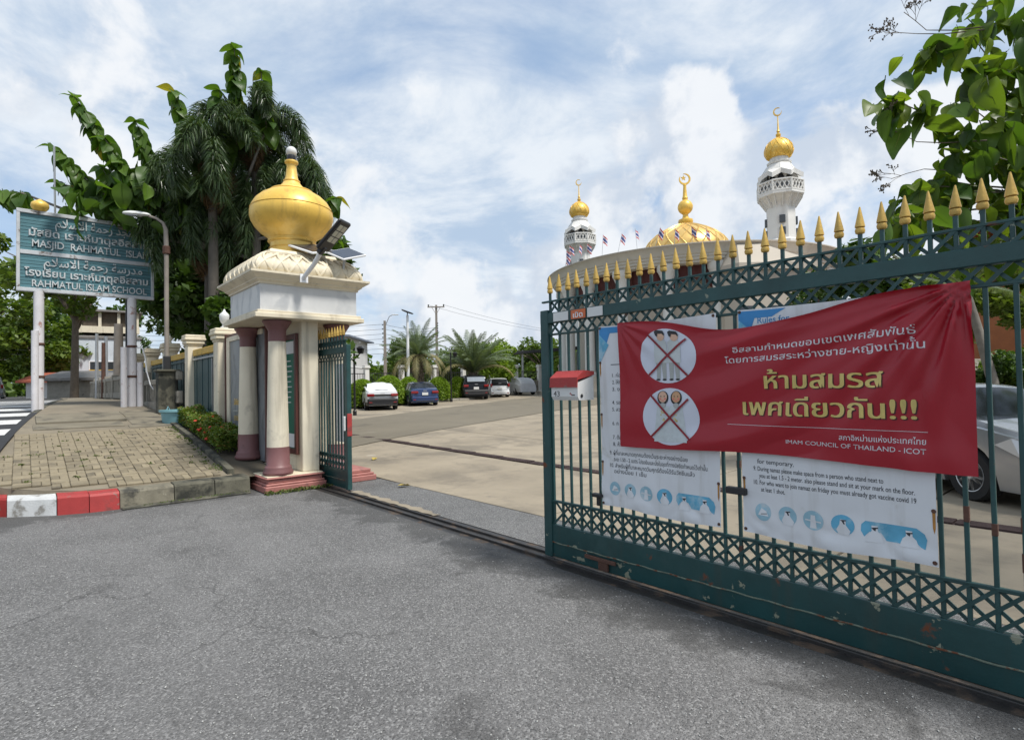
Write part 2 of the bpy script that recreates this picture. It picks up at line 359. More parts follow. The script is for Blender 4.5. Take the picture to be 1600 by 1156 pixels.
# ================================================================== GROUND
def zs(x):                                       # pavement and street climb towards the canal bridge
    s = min(max((-9.15-x)/14, 0), 1); return .23+1.1*(s*(2-s))
def zc(x, y): return .0175*min(max(0, -.7535*x+.6575*y-9), 50)
def asphalt(name, base, speck, dark, scale=1.0, grime=True):
    m, nt, n, l, b = new_mat(name); v = coords(n, l, False)
    c = nmix(n, l, nrange(n, l, nnoise(n, l, v, .9, 7, .65), .3, .7), tuple(x*.82 for x in base), tuple(x*1.2 for x in base))
    vo = n.new('ShaderNodeTexVoronoi'); vo.inputs['Scale'].default_value = 105*scale; l.new(v, vo.inputs['Vector'])
    sepc = n.new('ShaderNodeSeparateColor'); l.new(vo.outputs['Color'], sepc.inputs[0])
    c = nmix(n, l, nrange(n, l, sepc.outputs[0], .6, .97, 0, .62), c, speck)
    c = nmix(n, l, nrange(n, l, sepc.outputs[1], .6, .98, 0, .7), c, tuple(x*.38 for x in base))
    c = nmix(n, l, nrange(n, l, nnoise(n, l, v, 4.5, 9, .74, 0), .60, .67, 0, .40), c, dark)
    c = nmix(n, l, nrange(n, l, nnoise(n, l, v, .5, 6, .7, .5), .50, .75, 0, .30), c, dark)
    if grime:
        wv_ = n.new('ShaderNodeVectorMath'); wv_.operation = 'ADD'; nz = n.new('ShaderNodeTexNoise'); nz.inputs['Scale'].default_value = 1.6; nz.inputs['Detail'].default_value = 5; l.new(v, nz.inputs['Vector'])
        l.new(v, wv_.inputs[0]); l.new(nz.outputs['Color'], wv_.inputs[1])
        ve = n.new('ShaderNodeTexVoronoi'); ve.feature = 'DISTANCE_TO_EDGE'; ve.inputs['Scale'].default_value = .38; l.new(wv_.outputs[0], ve.inputs['Vector'])
        ck = n.new('ShaderNodeMath'); ck.operation = 'MULTIPLY'; l.new(nrange(n, l, ve.outputs['Distance'], .0, .006, 1, 0), ck.inputs[0]); l.new(nrange(n, l, nnoise(n, l, v, .45, 3), .50, .60, 0, .75), ck.inputs[1])
        c = nmix(n, l, ck.outputs[0], c, dark)                                       # hairline cracks
        rt_ = n.new('ShaderNodeMapping'); l.new(v, rt_.inputs[0]); rt_.inputs['Rotation'].default_value = (0, 0, .35); rt_.inputs['Scale'].default_value = (.25, 1.5, 1)
        c = nmix(n, l, nrange(n, l, nnoise(n, l, rt_.outputs[0], .9, 4), .45, .65, 0, .22), c, tuple(x*1.5 for x in base))   # polished wheel paths
        c = nmix(n, l, nrange(n, l, nnoise(n, l, v, 1.1, 2, .4), .66, .72, 0, .45), c, dark)                              # oil drips
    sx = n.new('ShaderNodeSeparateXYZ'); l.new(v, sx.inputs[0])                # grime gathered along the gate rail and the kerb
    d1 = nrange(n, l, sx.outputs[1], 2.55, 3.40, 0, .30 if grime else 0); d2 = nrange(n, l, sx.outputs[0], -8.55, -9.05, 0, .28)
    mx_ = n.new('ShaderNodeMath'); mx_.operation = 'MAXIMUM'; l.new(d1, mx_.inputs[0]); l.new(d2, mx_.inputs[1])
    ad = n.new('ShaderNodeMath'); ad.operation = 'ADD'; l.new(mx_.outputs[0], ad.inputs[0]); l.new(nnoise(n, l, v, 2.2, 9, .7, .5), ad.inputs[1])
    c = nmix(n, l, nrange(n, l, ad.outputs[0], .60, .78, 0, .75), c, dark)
    l.new(c, b.inputs['Base Color']); b.inputs['Roughness'].default_value = .82
    bp = n.new('ShaderNodeBump'); bp.inputs['Strength'].default_value = .75; bp.inputs['Distance'].default_value = .008
    h = n.new('ShaderNodeMath'); h.operation = 'ADD'; l.new(nrange(n, l, vo.outputs['Distance'], 0, .6, 1, 0), h.inputs[0]); l.new(nnoise(n, l, v, 30, 6, .7), h.inputs[1])
    l.new(h.outputs[0], bp.inputs['Height']); l.new(bp.outputs[0], b.inputs['Normal']); return m
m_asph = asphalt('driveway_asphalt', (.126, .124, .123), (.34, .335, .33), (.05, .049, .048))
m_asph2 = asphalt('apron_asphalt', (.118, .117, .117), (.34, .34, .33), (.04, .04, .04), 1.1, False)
m_lane = mat('worn_lane_asphalt', (.15, .13, .095), .9, 0, .14, .5, .3, 30, patches=[((.22, .20, .16), 1.2, .62, .74), ((.08, .07, .055), .7, .58, .74)], world=True)
m_slab = mat('beige_slab_concrete', (.265, .224, .165), .85, 0, .2, .9, .2, 30, objvar=.08, patches=[((.17, .145, .11), .8, .47, .66), ((.20, .17, .13), 3.5, .55, .7), ((.42, .39, .33), 1.7, .67, .74), ((.17, .14, .10), 2.6, .68, .8)], world=True)
m_earth = mat('earth', (.10, .085, .06), .95, 0, .2, .3, world=True)
m_lineblack = mat('black_road_paint', (.018, .018, .02), .7, 0, .2, 4)
m_linewhite = mat('white_road_paint', (.55, .55, .54), .7, 0, .15, 4, patches=[((.22, .22, .21), 6, .6, .74)])

def sheet(name, xs, ys, zf, m, kind='structure', parent=None):
    nx, ny = len(xs), len(ys)
    V = np.array([(x, y, zf(x, y)) for y in ys for x in xs])
    F = np.array([(j*nx+i, j*nx+i+1, (j+1)*nx+i+1, (j+1)*nx+i) for j in range(ny-1) for i in range(nx-1)])
    me = np_mesh(name, V, F, m); me.polygons.foreach_set('use_smooth', [True]*len(me.polygons))
    o = link(name, me, parent); ORIG[o] = Vector((0, 0, 0))
    if parent is None: tag(o, kind=kind)
    return o
lin = lambda a, b, n: [a+(b-a)*i/n for i in range(n+1)]
g = sheet('ground', [-2500, -600, -150, -60, 0, 60, 400, 2500], [-2500, -400, -60, 0, 60, 400, 2500], lambda x, y: -.9, m_earth)
def zst(x): return zs(x)-.23+.20*min(1, max(0, (-9.6-x)/1.6))
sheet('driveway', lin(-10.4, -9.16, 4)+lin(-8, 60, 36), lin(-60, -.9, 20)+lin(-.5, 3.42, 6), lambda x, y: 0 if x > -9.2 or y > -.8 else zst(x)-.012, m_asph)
def zst(x): return zs(x)-.23+.20*min(1, max(0, (-9.6-x)/1.6))
def ye(x): return float(np.interp(-x, [9.4, 11.5, 13.67, 20.6, 28.7, 60, 150], [-.52, -.45, -.23, .56, 1.27, 2.0, 2.2]))
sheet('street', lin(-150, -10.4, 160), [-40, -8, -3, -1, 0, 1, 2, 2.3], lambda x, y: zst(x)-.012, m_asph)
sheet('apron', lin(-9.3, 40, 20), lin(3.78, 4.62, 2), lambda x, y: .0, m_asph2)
yard = sheet('courtyard', lin(-120, 60, 90), lin(4.60, 150, 75), lambda x, y: zc(x, y)-.05, m_earth)
# concrete slabs of the courtyard, one by one, with open joints
def slab(x0, x1, y0, y1, parent, m=m_slab, lift=0.0):
    g_ = .013; q = [(x0+g_, y0+g_), (x1-g_, y0+g_), (x1-g_, y1-g_), (x0+g_, y1-g_)]
    b = MB(); dz = rnd.uniform(-.003, .003)+lift
    top = [(x, y, zc(x, y)+dz) for x, y in q]; c = .006
    ins = [(x+(c if i in (0, 3) else -c), y+(c if i < 2 else -c), z+.004) for i, (x, y, z) in enumerate(top)]
    bot = [(x, y, z-.06) for x, y, z in top]
    b.add(bot+top+ins, [(8, 9, 10, 11)]+[(i, (i+1) % 4, 4+(i+1) % 4, 4+i) for i in range(4)]+[(4+i, 4+(i+1) % 4, 8+(i+1) % 4, 8+i) for i in range(4)])
    return b.build('slab', m, parent)
ys = [4.62, 7.38, None, 7.66, 10.3, 13.2, 16.4, 19.6, 23, 26.5, 30, 34, 38, 43, 48]
for a, b_ in zip(ys[:-1], ys[1:]):
    if a is None or b_ is None: continue
    xs = [x for x in (-60, -54, -48.5, -43, -38, -33.5, -29.5, -25.8, -22.4, -19.2, -16.2, -13.4, -10.6, -7.7, -4.8, -1.9, 1.0, 4, 8, 13)]
    for x0, x1 in zip(xs[:-1], xs[1:]): slab(x0, x1, a, b_, yard)
# worn asphalt lane laid across the slabs
LA = [(-17.2, 4.65), (-21.84, 10.34), (-27.2, 20.5), (-32.45, 31.54), (-38, 45)]
LB = [(-12.3, 4.65), (-14.56, 8.64), (-16.5, 13.4), (-18.2, 17.8), (-23, 31), (-28.3, 45)]
lb = MB(); N = 24
def along(P, t):
    y = 4.65+t*(45-4.65); return (float(np.interp(y, [p[1] for p in P], [p[0] for p in P])), y)
vs = []
for i in range(N+1):
    (xa, y), (xb, _) = along(LA, i/N), along(LB, i/N)
    for k in range(5):
        x = xa+(xb-xa)*k/4; vs.append((x, y, zc(x, y)+.018))
lb.add(vs, [(i*5+k, i*5+k+1, (i+1)*5+k+1, (i+1)*5+k) for i in range(N) for k in range(4)])
lb.build('asphalt_lane', m_lane, yard)
# drain grating across the yard
dg = MB(); dg.box((-4, 7.52, -.03), (40, .27, .05)); drain = dg.build('drain_channel', m_drain, yard)
for x in np.arange(-19.5, 1.0, .95):
    b = MB()
    for k in range(5): b.box((x+.47, 7.42+k*.05, zc(x+.47, 7.5)+.004), (.93, .026, .03), bev=.004)
    for k in range(4): b.box((x+.05+k*.28, 7.52, zc(x+.3, 7.5)-.004), (.02, .25, .024))
    b.build('drain_grate', m_drain, yard)
# gate track
t = thing('gate_track', 'dark iron gate rail sunk along the driveway edge', 'rail', (-5, 3.6, 0))
b = MB(); b.box((-3, 3.60, -.035), (13.4, .36, .06)); b.build('track_bed', m_track, t)
b = MB()
for y in (3.53, 3.66): b.box((-3, y, .004), (13.4, .028, .03), bev=.004)
b.build('rail', m_track, t)
b = MB(); vs = []
for i in range(31):
    x = -8.0+i*.075; w = .045+.025*math.sin(i*1.7)+.02*math.sin(i*.6); vs += [(x, 3.74-w*.4, .006), (x, 3.79+w, .006)]
b.add(vs, [(2*i, 2*i+2, 2*i+3, 2*i+1) for i in range(30)]); b.build('mortar_patch', m_slab, t)

# ------------------------------------------------------------------ pavement with pavers
xs_ = lin(-90, -14, 100)+lin(-13.9, -9.45, 60); NX_ = len(xs_)-1; dk = lambda y: -.55*(max(0, .9-y)/1.1)**2
def wpt(x, k, n=8):
    y = ye(x)+(2.46-ye(x))*k/n; x = min(x, -9.45+dk(y)); return (x, y, zs(x)-(.028 if x > -13.75 else 0))
wv = [wpt(x, k) for x in xs_ for k in range(9)]
b = MB(); b.add(wv, [(i*9+k, (i+1)*9+k, (i+1)*9+k+1, i*9+k+1) for i in range(NX_) for k in range(8)])
rim = [wpt(xs_[-1], k/4, 8) for k in range(33)]; b.add([p for r_ in rim for p in (r_, (r_[0]+.03, r_[1], r_[2]-.22))], [(2*i, 2*i+1, 2*i+3, 2*i+2) for i in range(32)])
walk = b.build('pavement', m_walk, None, 40); walk['kind'] = 'structure'
b = MB()
for x0, x1 in zip(xs_[:-1], xs_[1:]): b.add([(x0, ye(x0), zs(x0)-.01), (x1, ye(x1), zs(x1)-.01), (x1, ye(x1), zs(x1)-.3), (x0, ye(x0), zs(x0)-.3)], [(0, 1, 2, 3)])
b.build('pavement_edge', m_conc, walk)
pv = MB(); pv.box((0, 0, -.02), (.196, .094, .04), bev=.006); pm = pv.mesh('paver', m_paver)
spots = []
M_ = .2
nx, ny = int((13.7-9.46)/M_), int((2.42+.5)/M_)
for i in range(nx):
    for j in range(ny):
        cx, cy = -9.46-(i+.5)*M_, -.50+(j+.5)*M_
        if cy-.1 < ye(cx)+.12 or cx+.1 > -9.46+dk(cy): continue
        if (i*7+j*3) % 23 == 5: continue_ = False
        for k in (-1, 1):
            if (i+j) % 2: spots.append((cx, cy+k*M_/4, 0))
            else: spots.append((cx+k*M_/4, cy, math.pi/2))
def paver_m(x, y, r):
    dzdx = (zs(x+.05)-zs(x-.05))/.1
    return (x, y, zs(x)+rnd.uniform(-.007, .007)), (rnd.uniform(-.012, .012), -math.atan(dzdx)+rnd.uniform(-.01, .01), r+rnd.uniform(-.02, .02))
spots.sort(key=lambda s: (s[0]+0)**2*1.0+(s[1])**2)
rest = MB()
for q, (x, y, r) in enumerate(spots):
    loc, rot = paver_m(x, y, r)
    if r: rot = (0, -math.atan((zs(x+.05)-zs(x-.05))/.1), r); 
    # order: spin about z first, then tilt with the slope
    mtx = Matrix.Rotation(-math.atan((zs(x+.05)-zs(x-.05))/.1), 4, 'Y') @ Matrix.Rotation(r+rnd.uniform(-.035, .035), 4, 'Z') @ Matrix.Rotation(rnd.uniform(-.02, .02), 4, 'X')
    if q < 300: link('paver', pm, walk, loc, mtx.to_euler())
    else: rest.box(Vector(loc)+Vector((0, 0, -.02)), (.196, .094, .04), rot=mtx.to_3x3(), bev=.006)
o = rest.build('far_pavers', m_paver, walk); o['kind'] = 'stuff'
# plain slabs, raised ramp plate
def walk_slab(name, x0, x1, y0, y1, m, h=.03):
    b = MB(); top = [(x, y, zs(x)+h) for x, y in ((x0, y0), (x1, y0), (x1, y1), (x0, y1))]
    b.prism(top, (0, 0, -.09)); return b.build(name, m, walk)
walk_slab('ramp_plate', -16.2, -14.75, .22, 1.72, m_walkdark, .05)
walk_slab('ramp_plate', -14.70, -14.0, .16, 1.60, m_walkdark, .02)
for k, (x0, x1, y0, y1) in enumerate([(-15.3, -14.1, 1.75, 2.42), (-16.6, -15.33, 1.78, 2.42), (-14.06, -13.75, 1.66, 2.42)]): walk_slab('walk_slab', x0, x1, y0, y1, m_walkdark, .012)
# kerb stones
kerb = sheet('kerb', [-9.47, -9.2], [.9, 2.62], lambda x, y: -.02, m_mossy)
for y0, y1, m in [(-.60, -.145, m_red), (-.14, .335, m_kerbwhite), (.345, .66, m_red), (.668, .985, m_red), (.995, 1.62, m_kerbgrey), (1.63, 2.14, m_mossy), (2.15, 2.63, m_mossy)]:
    b = MB(); dx = rnd.uniform(-.008, .008); h = .235+rnd.uniform(-.006, .006)
    prof = [(-9.15, 0), (-9.175, h-.03), (-9.20, h), (-9.62, h+.016), (-9.63, -.03), (-9.15, -.03)]
    e0 = [(x+dx+dk(y0), y0, z) for x, z in prof]; e1 = [(x+dx+dk(y1), y1, z) for x, z in prof]; np_ = len(prof)
    b.add(e0+e1, [tuple(range(np_)), tuple(range(2*np_-1, np_-1, -1))]+[(i, (i+1) % np_, np_+(i+1) % np_, np_+i) for i in range(np_)]); b.build('kerb_stone', m, kerb)
b = MB(); b.box((-9.08, 1.8, .012), (.16, 1.6, .03), bev=.012); b.build('gutter_lip', m_mossy, kerb)
# black and white bars painted on the street beside the pavement
for k in range(22):
    x0 = -13.2-k*.72; x1 = x0-.72; b = MB(); z0, z1 = zst(x0)-.004, zst(x1)-.004
    b.add([(x0, ye(x0)-.02, z0), (x1, ye(x1)-.02, z1), (x1, ye(x1)-2.6, z1), (x0, ye(x0)-2.6, z0)], [(0, 1, 2, 3)])
    o = b.build('road_stripe', m_linewhite if k % 2 else m_lineblack, None); o['kind'] = 'structure'
for k in range(16):
    x0 = -11.6-k*1.1; x1 = x0-1.09; b = MB()
    b.prism([(x0, ye(x0)+.12, zs(x0)+.012), (x1, ye(x1)+.12, zs(x1)+.012), (x1, ye(x1)-.01, zs(x1)+.004), (x0, ye(x0)-.01, zs(x0)+.004)], (0, 0, -.2))
    b.build('kerb_stone', m_lineblack if k < 5 else m_mossy, kerb)

# ================================================================== GATE PILLAR
P_ = thing('gate_pillar', 'cream gate pillar with mauve columns and big gold onion dome', 'gate pillar', (-9.5, 3.43, 0))
b = MB()
for (z0, z1, e) in ((0, .10, .0), (.10, .135, -.02), (.135, .20, -.05), (.20, .225, -.02)): b.box((-9.72, 3.20, (z0+z1)/2), (1.94+2*e, .94+2*e, z1-z0), bev=.012)
b.build('plinth', m_rose, P_)
b = MB(); b.box((-9.72, 3.20, .233), (1.84, .86, .016), bev=.004); b.build('plinth_top', m_creamtrim, P_)
b = MB()
for (z0, z1, e) in ((0, .09, 0), (.09, .13, -.03), (.13, .19, -.07)): b.box((-9.62, 4.18, (z0+z1)/2), (1.74+2*e, .72+2*e, z1-z0), bev=.01)
b.build('plinth', m_rose, P_)
def column(x, y, z0, z1):
    b = MB()
    b.lathe([(.205, z0), (.22, z0+.02), (.225, z0+.05), (.198, z0+.085), (.202, z0+.105), (.188, z0+.135), (.172, z0+.15), (.167, z0+.43)], 28, (x, y, 0)); foot = b.build('column_base', m_mauve, P_, 50)
    b = MB(); h = z1-.34
    b.lathe([(.163, z0+.43), (.159, z0+.7), (.147, 1.5), (.129, h)], 28, (x, y, 0)); b.build('column_shaft', m_cream, P_, 50)
    b = MB()
    b.lathe([(.132, h), (.132, h+.16), (.14, h+.18), (.155, h+.21), (.175, h+.24), (.20, h+.28), (.215, h+.30), (.215, h+.318), (.19, h+.322)], 28, (x, y, 0)); b.build('capital', m_mauve, P_, 50)
column(-9.0, 3.0, .24, 2.64); column(-10.36, 2.96, .37, 2.64); column(-9.12, 4.02, .2, 2.64)
b = MB(); b.box((-9.62, 3.50, 1.44), (1.34, .27, 2.40), bev=.01); b.build('pier', m_cream, P_)
b = MB(); b.box((-10.0, 4.05, 1.41), (.6, .24, 2.45), bev=.01); b.build('pier', m_cream, P_)
# lintel, frieze, cornice
b = MB(); b.box((-9.5, 3.43, 2.665), (1.74, 1.72, .07), bev=.008); b.box((-9.5, 3.43, 2.72), (1.68, 1.64, .05), bev=.006); b.build('lintel', m_creamtrim, P_)
b = MB(); b.box((-9.5, 3.43, 2.945), (1.56, 1.53, .41), bev=.004); b.build('frieze', m_marble, P_)
b = MB()
for z0, z1, h0, h1 in ((3.145, 3.17, .80, .80), (3.17, 3.20, .80, .84), (3.20, 3.215, .845, .845), (3.215, 3.27, .845, .925), (3.27, 3.285, .93, .93), (3.285, 3.318, .945, .945)):
    b.frustum((-9.5, 3.43), (h0, h0-.01), z0, (h1, h1-.01), z1)
b.build('cornice', m_creamtrim, P_)
# lotus roof: bulging four-sided dome with overlapping petal relief
lot = MB(); prof = [(.80, 3.318), (.835, 3.36), (.84, 3.42), (.82, 3.48), (.775, 3.54), (.70, 3.60), (.60, 3.655)]
for (r0, z0), (r1, z1) in zip(prof[:-1], prof[1:]): lot.frustum((-9.5, 3.43), (r0, r0), z0, (r1, r1), z1)
lot.build('lotus_roof', m_creamtrim, P_, 40)
def lotus_pt(side, u, v):                        # u along the side (-1..1), v 0..1 up the profile
    zz_ = 3.318+v*(3.655-3.318); r = float(np.interp(zz_, [p[1] for p in prof], [p[0] for p in prof]))
    p = Vector((r+.004, u*r, 0)); a = side*math.pi/2
    return Vector((-9.5+p.x*math.cos(a)-p.y*math.sin(a), 3.43+p.x*math.sin(a)+p.y*math.cos(a), zz_))
for side in range(4):
    NP = 7; W_ = 2/NP
    for k in range(NP):                              # swelling petal with a pointed top between the crossing ribs
        u0 = -1+(k+.5)*W_; b = MB(); rows = []
        for i in range(7):
            v = .02+.93*i/6; hw = W_*.5*(1-.85*max(0, (v-.25)/.75)**1.4)
            rows.append([lotus_pt(side, u0+hw*q, v)+(lotus_pt(side, u0, v)-Vector((-9.5, 3.43, 3.30))).normalized()*.030*(1-q*q) for q in (-1, -.6, -.2, .2, .6, 1)])
        b.add([p for r_ in rows for p in r_], [(i*6+j, i*6+j+1, (i+1)*6+j+1, (i+1)*6+j) for i in range(6) for j in range(5)]); b.build('lotus_petal', m_creamtrim, P_, 50)
        for s_ in (1, -1):
            b = MB(); pts = [lotus_pt(side, max(-1, min(1, u0-s_*W_*.52+s_*W_*1.04*t_/8)), .0+.97*t_/8) for t_ in range(9)]
            pts = [p+(p-Vector((-9.5, 3.43, 3.30))).normalized()*.016 for p in pts]; b.tube(pts, .021, 6); b.build('lotus_rib', m_creamtrim, P_, 60)
b = MB(); b.frustum((-9.5, 3.43), (.62, .62), 3.65, (.62, .62), 3.685); b.frustum((-9.5, 3.43), (.55, .55), 3.685, (.52, .52), 3.75); b.build('roof_slab', m_creamtrim, P_)
# gold onion dome
b = MB()
b.lathe([(.36, 3.75), (.37, 3.78), (.345, 3.80), (.345, 3.99), (.375, 4.00), (.385, 4.015), (.375, 4.03), (.38, 4.045), (.37, 4.06), (.40, 4.09), (.50, 4.16), (.585, 4.25), (.64, 4.345), (.663, 4.43), (.662, 4.50), (.635, 4.60), (.575, 4.70), (.49, 4.78), (.40, 4.835), (.335, 4.862)], 56, (-9.5, 3.43, 0)); od = b.build('onion_dome', m_gold, P_, 40)
b = MB()
for r_, z_ in ((.652, 4.555), (.36, 3.90)): b.tube([(-9.5+r_*math.cos(a), 3.43+r_*math.sin(a), z_) for a in lin(0, 2*math.pi, 48)], .005, 5, cap=False)
b.build('dome_seam', m_gold, P_, 60)
b = MB()
b.lathe([(.345, 4.855), (.35, 4.87), (.34, 4.885), (.27, 4.90), (.20, 4.945), (.155, 5.0), (.125, 5.045), (.135, 5.05), (.135, 5.065), (.115, 5.075), (.10, 5.12), (.085, 5.24), (.075, 5.33), (.085, 5.345), (.105, 5.36), (.11, 5.38), (.105, 5.40), (.06, 5.405)], 40, (-9.5, 3.43, 0)); b.build('dome_spire', m_gold, P_, 40)
b = MB(); b.lathe([(.07, 5.405), (.075, 5.43), (.07, 5.49), (.055, 5.495)], 24, (-9.5, 3.43, 0)); b.build('lamp_socket', m_black, P_, 40)
b = MB(); b.lathe([(.03, 5.49)]+[(.088*math.sin(a), 5.565-.088*math.cos(a)) for a in lin(.5, 3.1, 12)], 24, (-9.5, 3.43, 0)); b.build('lamp_globe', m_offwhite, P_, 60)
# notice board on the pier, brown framed
nb = thing('notice_board', 'green notice board in brown frame on the pillar between columns', 'notice board', (-9.45, 3.36, .4))
b = MB()
for x in (-10.0, -9.12): b.box((x, 3.335, 1.48), (.09, .05, 1.95), bev=.006)
for z in (.55, 2.41): b.box((-9.56, 3.336, z), (.79, .048, .09), bev=.006)
b.build('frame', m_brown, nb)
b = MB(); b.box((-9.56, 3.35, 1.48), (.80, .03, 1.80)); b.build('board', m_greenboard, nb)
for z_, h_ in ((2.24, .20), (.72, .22)):
    b = MB(); b.box((-9.56, 3.333, z_), (.76, .006, h_)); b.build('paper', m_white, nb)
b = MB()
for k in range(9):
    b = MB(); b.box((-9.60+rnd.uniform(-.02, .02), 3.333, 2.02-k*.085), (rnd.uniform(.45, .62), .004, .018)); b.build('lettering', m_offwhite, nb)

# solar street lamp fixed to the cornice
sl = thing('solar_lamp', 'black solar lamp head on white arm fixed to pillar cornice', 'lamp', (-8.6, 3.2, 3.3))
a0, a1 = Vector((-8.56, 3.30, 3.26)), Vector((-8.05, 3.35, 3.62))
b = MB(); b.tube([a0+Vector((-.02, -.06, -.03)), a0.lerp(a1, .5), a1], .035, 12); b.box((-8.555, 3.26, 3.25), (.03, .12, .13)); b.build('arm', m_white, sl, 50)
ax = (a1-a0).normalized(); hd = Vector((ax.x*.5, .55, .50)).normalized()
hd = Vector((.45, .30, .52)).normalized(); sd_ = hd.cross(Vector((0, 0, 1))).normalized(); nn = sd_.cross(hd)
if nn.dot(Vector((0, 0, 1.55))-a1) > 0: nn = -nn; sd_ = -sd_
hm_ = Matrix((sd_, hd, nn)).transposed(); hc = a1+hd*.26
b = MB(); b.box(hc, (.29, .56, .06), rot=hm_, bev=.02); b.box(a1-hd*.02, (.09, .14, .09), rot=hm_, bev=.015); b.box(hc+hd*.14+nn*.02, (.20, .2, .03), rot=hm_, bev=.01); b.build('lamp_head', m_black, sl)
for sx in (-.05, .05):
    for sy in (-.02, .09, .2): 
        b = MB(); b.box(hc+sd_*sx+hd*(sy-.04)-nn*.034, (.088, .095, .008), rot=hm_, bev=.003); b.build('led_panel', m_led, sl)
m_solar = mat('solar_cells', (.025, .03, .045), .18, 0, .2, 6, spec=.8)
sp_ = thing('solar_unit', 'flat solar panel tilted on top of pillar roof slab', 'solar panel', (-8.95, 3.5, 3.75))
pr_ = Euler((R(14), R(20), R(18))).to_matrix()
b = MB(); b.box((-8.95, 3.55, 3.83), (.62, .46, .03), rot=pr_, bev=.006); b.build('frame', m_white, sp_)
b = MB(); b.box(Vector((-8.95, 3.55, 3.83))+pr_ @ Vector((0, 0, .016)), (.56, .40, .006), rot=pr_); b.box(Vector((-8.95, 3.55, 3.83))+pr_ @ Vector((0, 0, -.016)), (.56, .40, .006), rot=pr_); b.build('cells', m_solar, sp_)
b = MB(); b.tube([(-8.95, 3.5, 3.74), (-8.95, 3.55, 3.82)], .025, 8); b.build('bracket', m_steel, sp_)
sp2 = thing('solar_unit', 'second solar panel behind black lamp head above pillar cornice', 'solar panel', (-8.7, 4.05, 3.4))
pr2 = Euler((R(20), R(24), R(25))).to_matrix()
b = MB(); b.box((-8.62, 3.98, 3.74), (.40, .50, .03), rot=pr2, bev=.006); b.build('frame', m_white, sp2)
b = MB(); b.box(Vector((-8.62, 3.98, 3.74))+pr2 @ Vector((0, 0, .016)), (.36, .46, .006), rot=pr2); b.build('cells', m_solar, sp2)
b = MB(); b.tube([(-8.72, 3.95, 3.31), (-8.64, 3.97, 3.73)], .022, 8); b.build('bracket', m_steel, sp2)

# ================================================================== SLIDING GATE
SP = .1082
def lattice_mesh(dx, dz, nm):
    L = math.hypot(dx, dz); a = math.atan2(dz, dx); b = MB(); b.box((0, 0, 0), (L, .008, .019), rot=Matrix.Rotation(-a, 3, 'Y')); return b.mesh(nm, m_gate)
bar_b = MB(); bar_b.box((0, 0, 1.155), (.021, .021, 1.70), bev=.003); bar_me = bar_b.mesh('bar', m_gate)
stem_b = MB(); stem_b.box((0, 0, 2.285), (.021, .021, .20), bev=.003); stem_me = stem_b.mesh('stem', m_gate)
sp_b = MB(); sp_b.lathe([(.012, 0), (.023, .006), (.0265, .020), (.023, .034), (.016, .038), (.026, .041), (.026, .046), (.004, .156), (.001, .158)], 14); sp_me = sp_b.mesh('spike', m_spike, 35)
la_low = [lattice_mesh(2*SP, s*.20, 'lattice_strip') for s in (1, -1)]
la_top = [lattice_mesh(SP, s*.11, 'lattice_strip') for s in (1, -1)]
Y0 = 3.59
def gate_leaf(name, label, x_left, n, y, post_left=True, mirror=1):
    T = thing(name, label, 'gate', (x_left, y, 0))
    W = n*SP
    xa, xb = x_left-.10, x_left+W
    for x, w in ((xa+.045, .095),) if post_left else ((xb+.02, .095), (xa+.045, .06)):
        b = MB(); b.box((x, y, 1.12), (w, .07, 2.20), bev=.006); b.build('post', m_gate, T)
    b = MB(); b.box(((xa+xb)/2, y, 2.145), (xb-xa+.02, .056, .095), bev=.005); b.build('top_beam', m_gate, T)
    x0 = xa+.0
    for z, h in ((2.298, .016), (1.998, .018), (.512, .020)):
        b = MB(); b.box(((xa+xb)/2, y, z), (xb-xa, .030, h), bev=.003); b.build('rail', m_gate, T)
    b = MB(); b.box(((xa+xb)/2, y-.001, .232), (xb-xa-.004, .044, .155), bev=.004); b.box(((xa+xb)/2, y+.002, .088), (xb-xa-.004, .040, .125), bev=.004); b.build('kick_panel', m_kick, T)
    b = MB(); vs_ = int((xb-xa)/.05)
    b.tube([(xa+.02+i*.05, y-.022, .152+.003*math.sin(i*1.3)) for i in range(vs_)], .0055, 6); b.build('weld_seam', m_seam, T)
    for i in range(n+1):
        x = x_left+i*SP
        if x > xb-.01: continue
        lx = x-x_left
        link('bar', bar_me, T, (lx, 0, 0), (rnd.uniform(-.002, .002), rnd.uniform(-.0025, .0025), 0)); link('stem', stem_me, T, (lx, 0, 0))
        o = link('spike', sp_me, T, (lx, 0, 2.372+rnd.uniform(-.004, .004)), (rnd.uniform(-.03, .03), rnd.uniform(-.035, .035), rnd.uniform(0, 6)))
        for k in (0, 1):
            dy = (-.011, .011)[k]
            if 0 < i < n: link('lattice_strip', la_low[k], T, (lx, dy, .411))
            if i < n:
                link('lattice_strip', la_top[k], T, (lx+SP/2, dy*.8, 2.243)); link('lattice_strip', la_top[k], T, (lx+SP/2, dy*.8, 2.053))
    return T
G_ = gate_leaf('sliding_gate', 'long dark green sliding gate with gold spikes carrying the banners', -3.5714, 44, Y0)
G2 = gate_leaf('sliding_gate', 'dark green gate leaf slid back behind the pillar', -10.38, 21, 3.735, False)
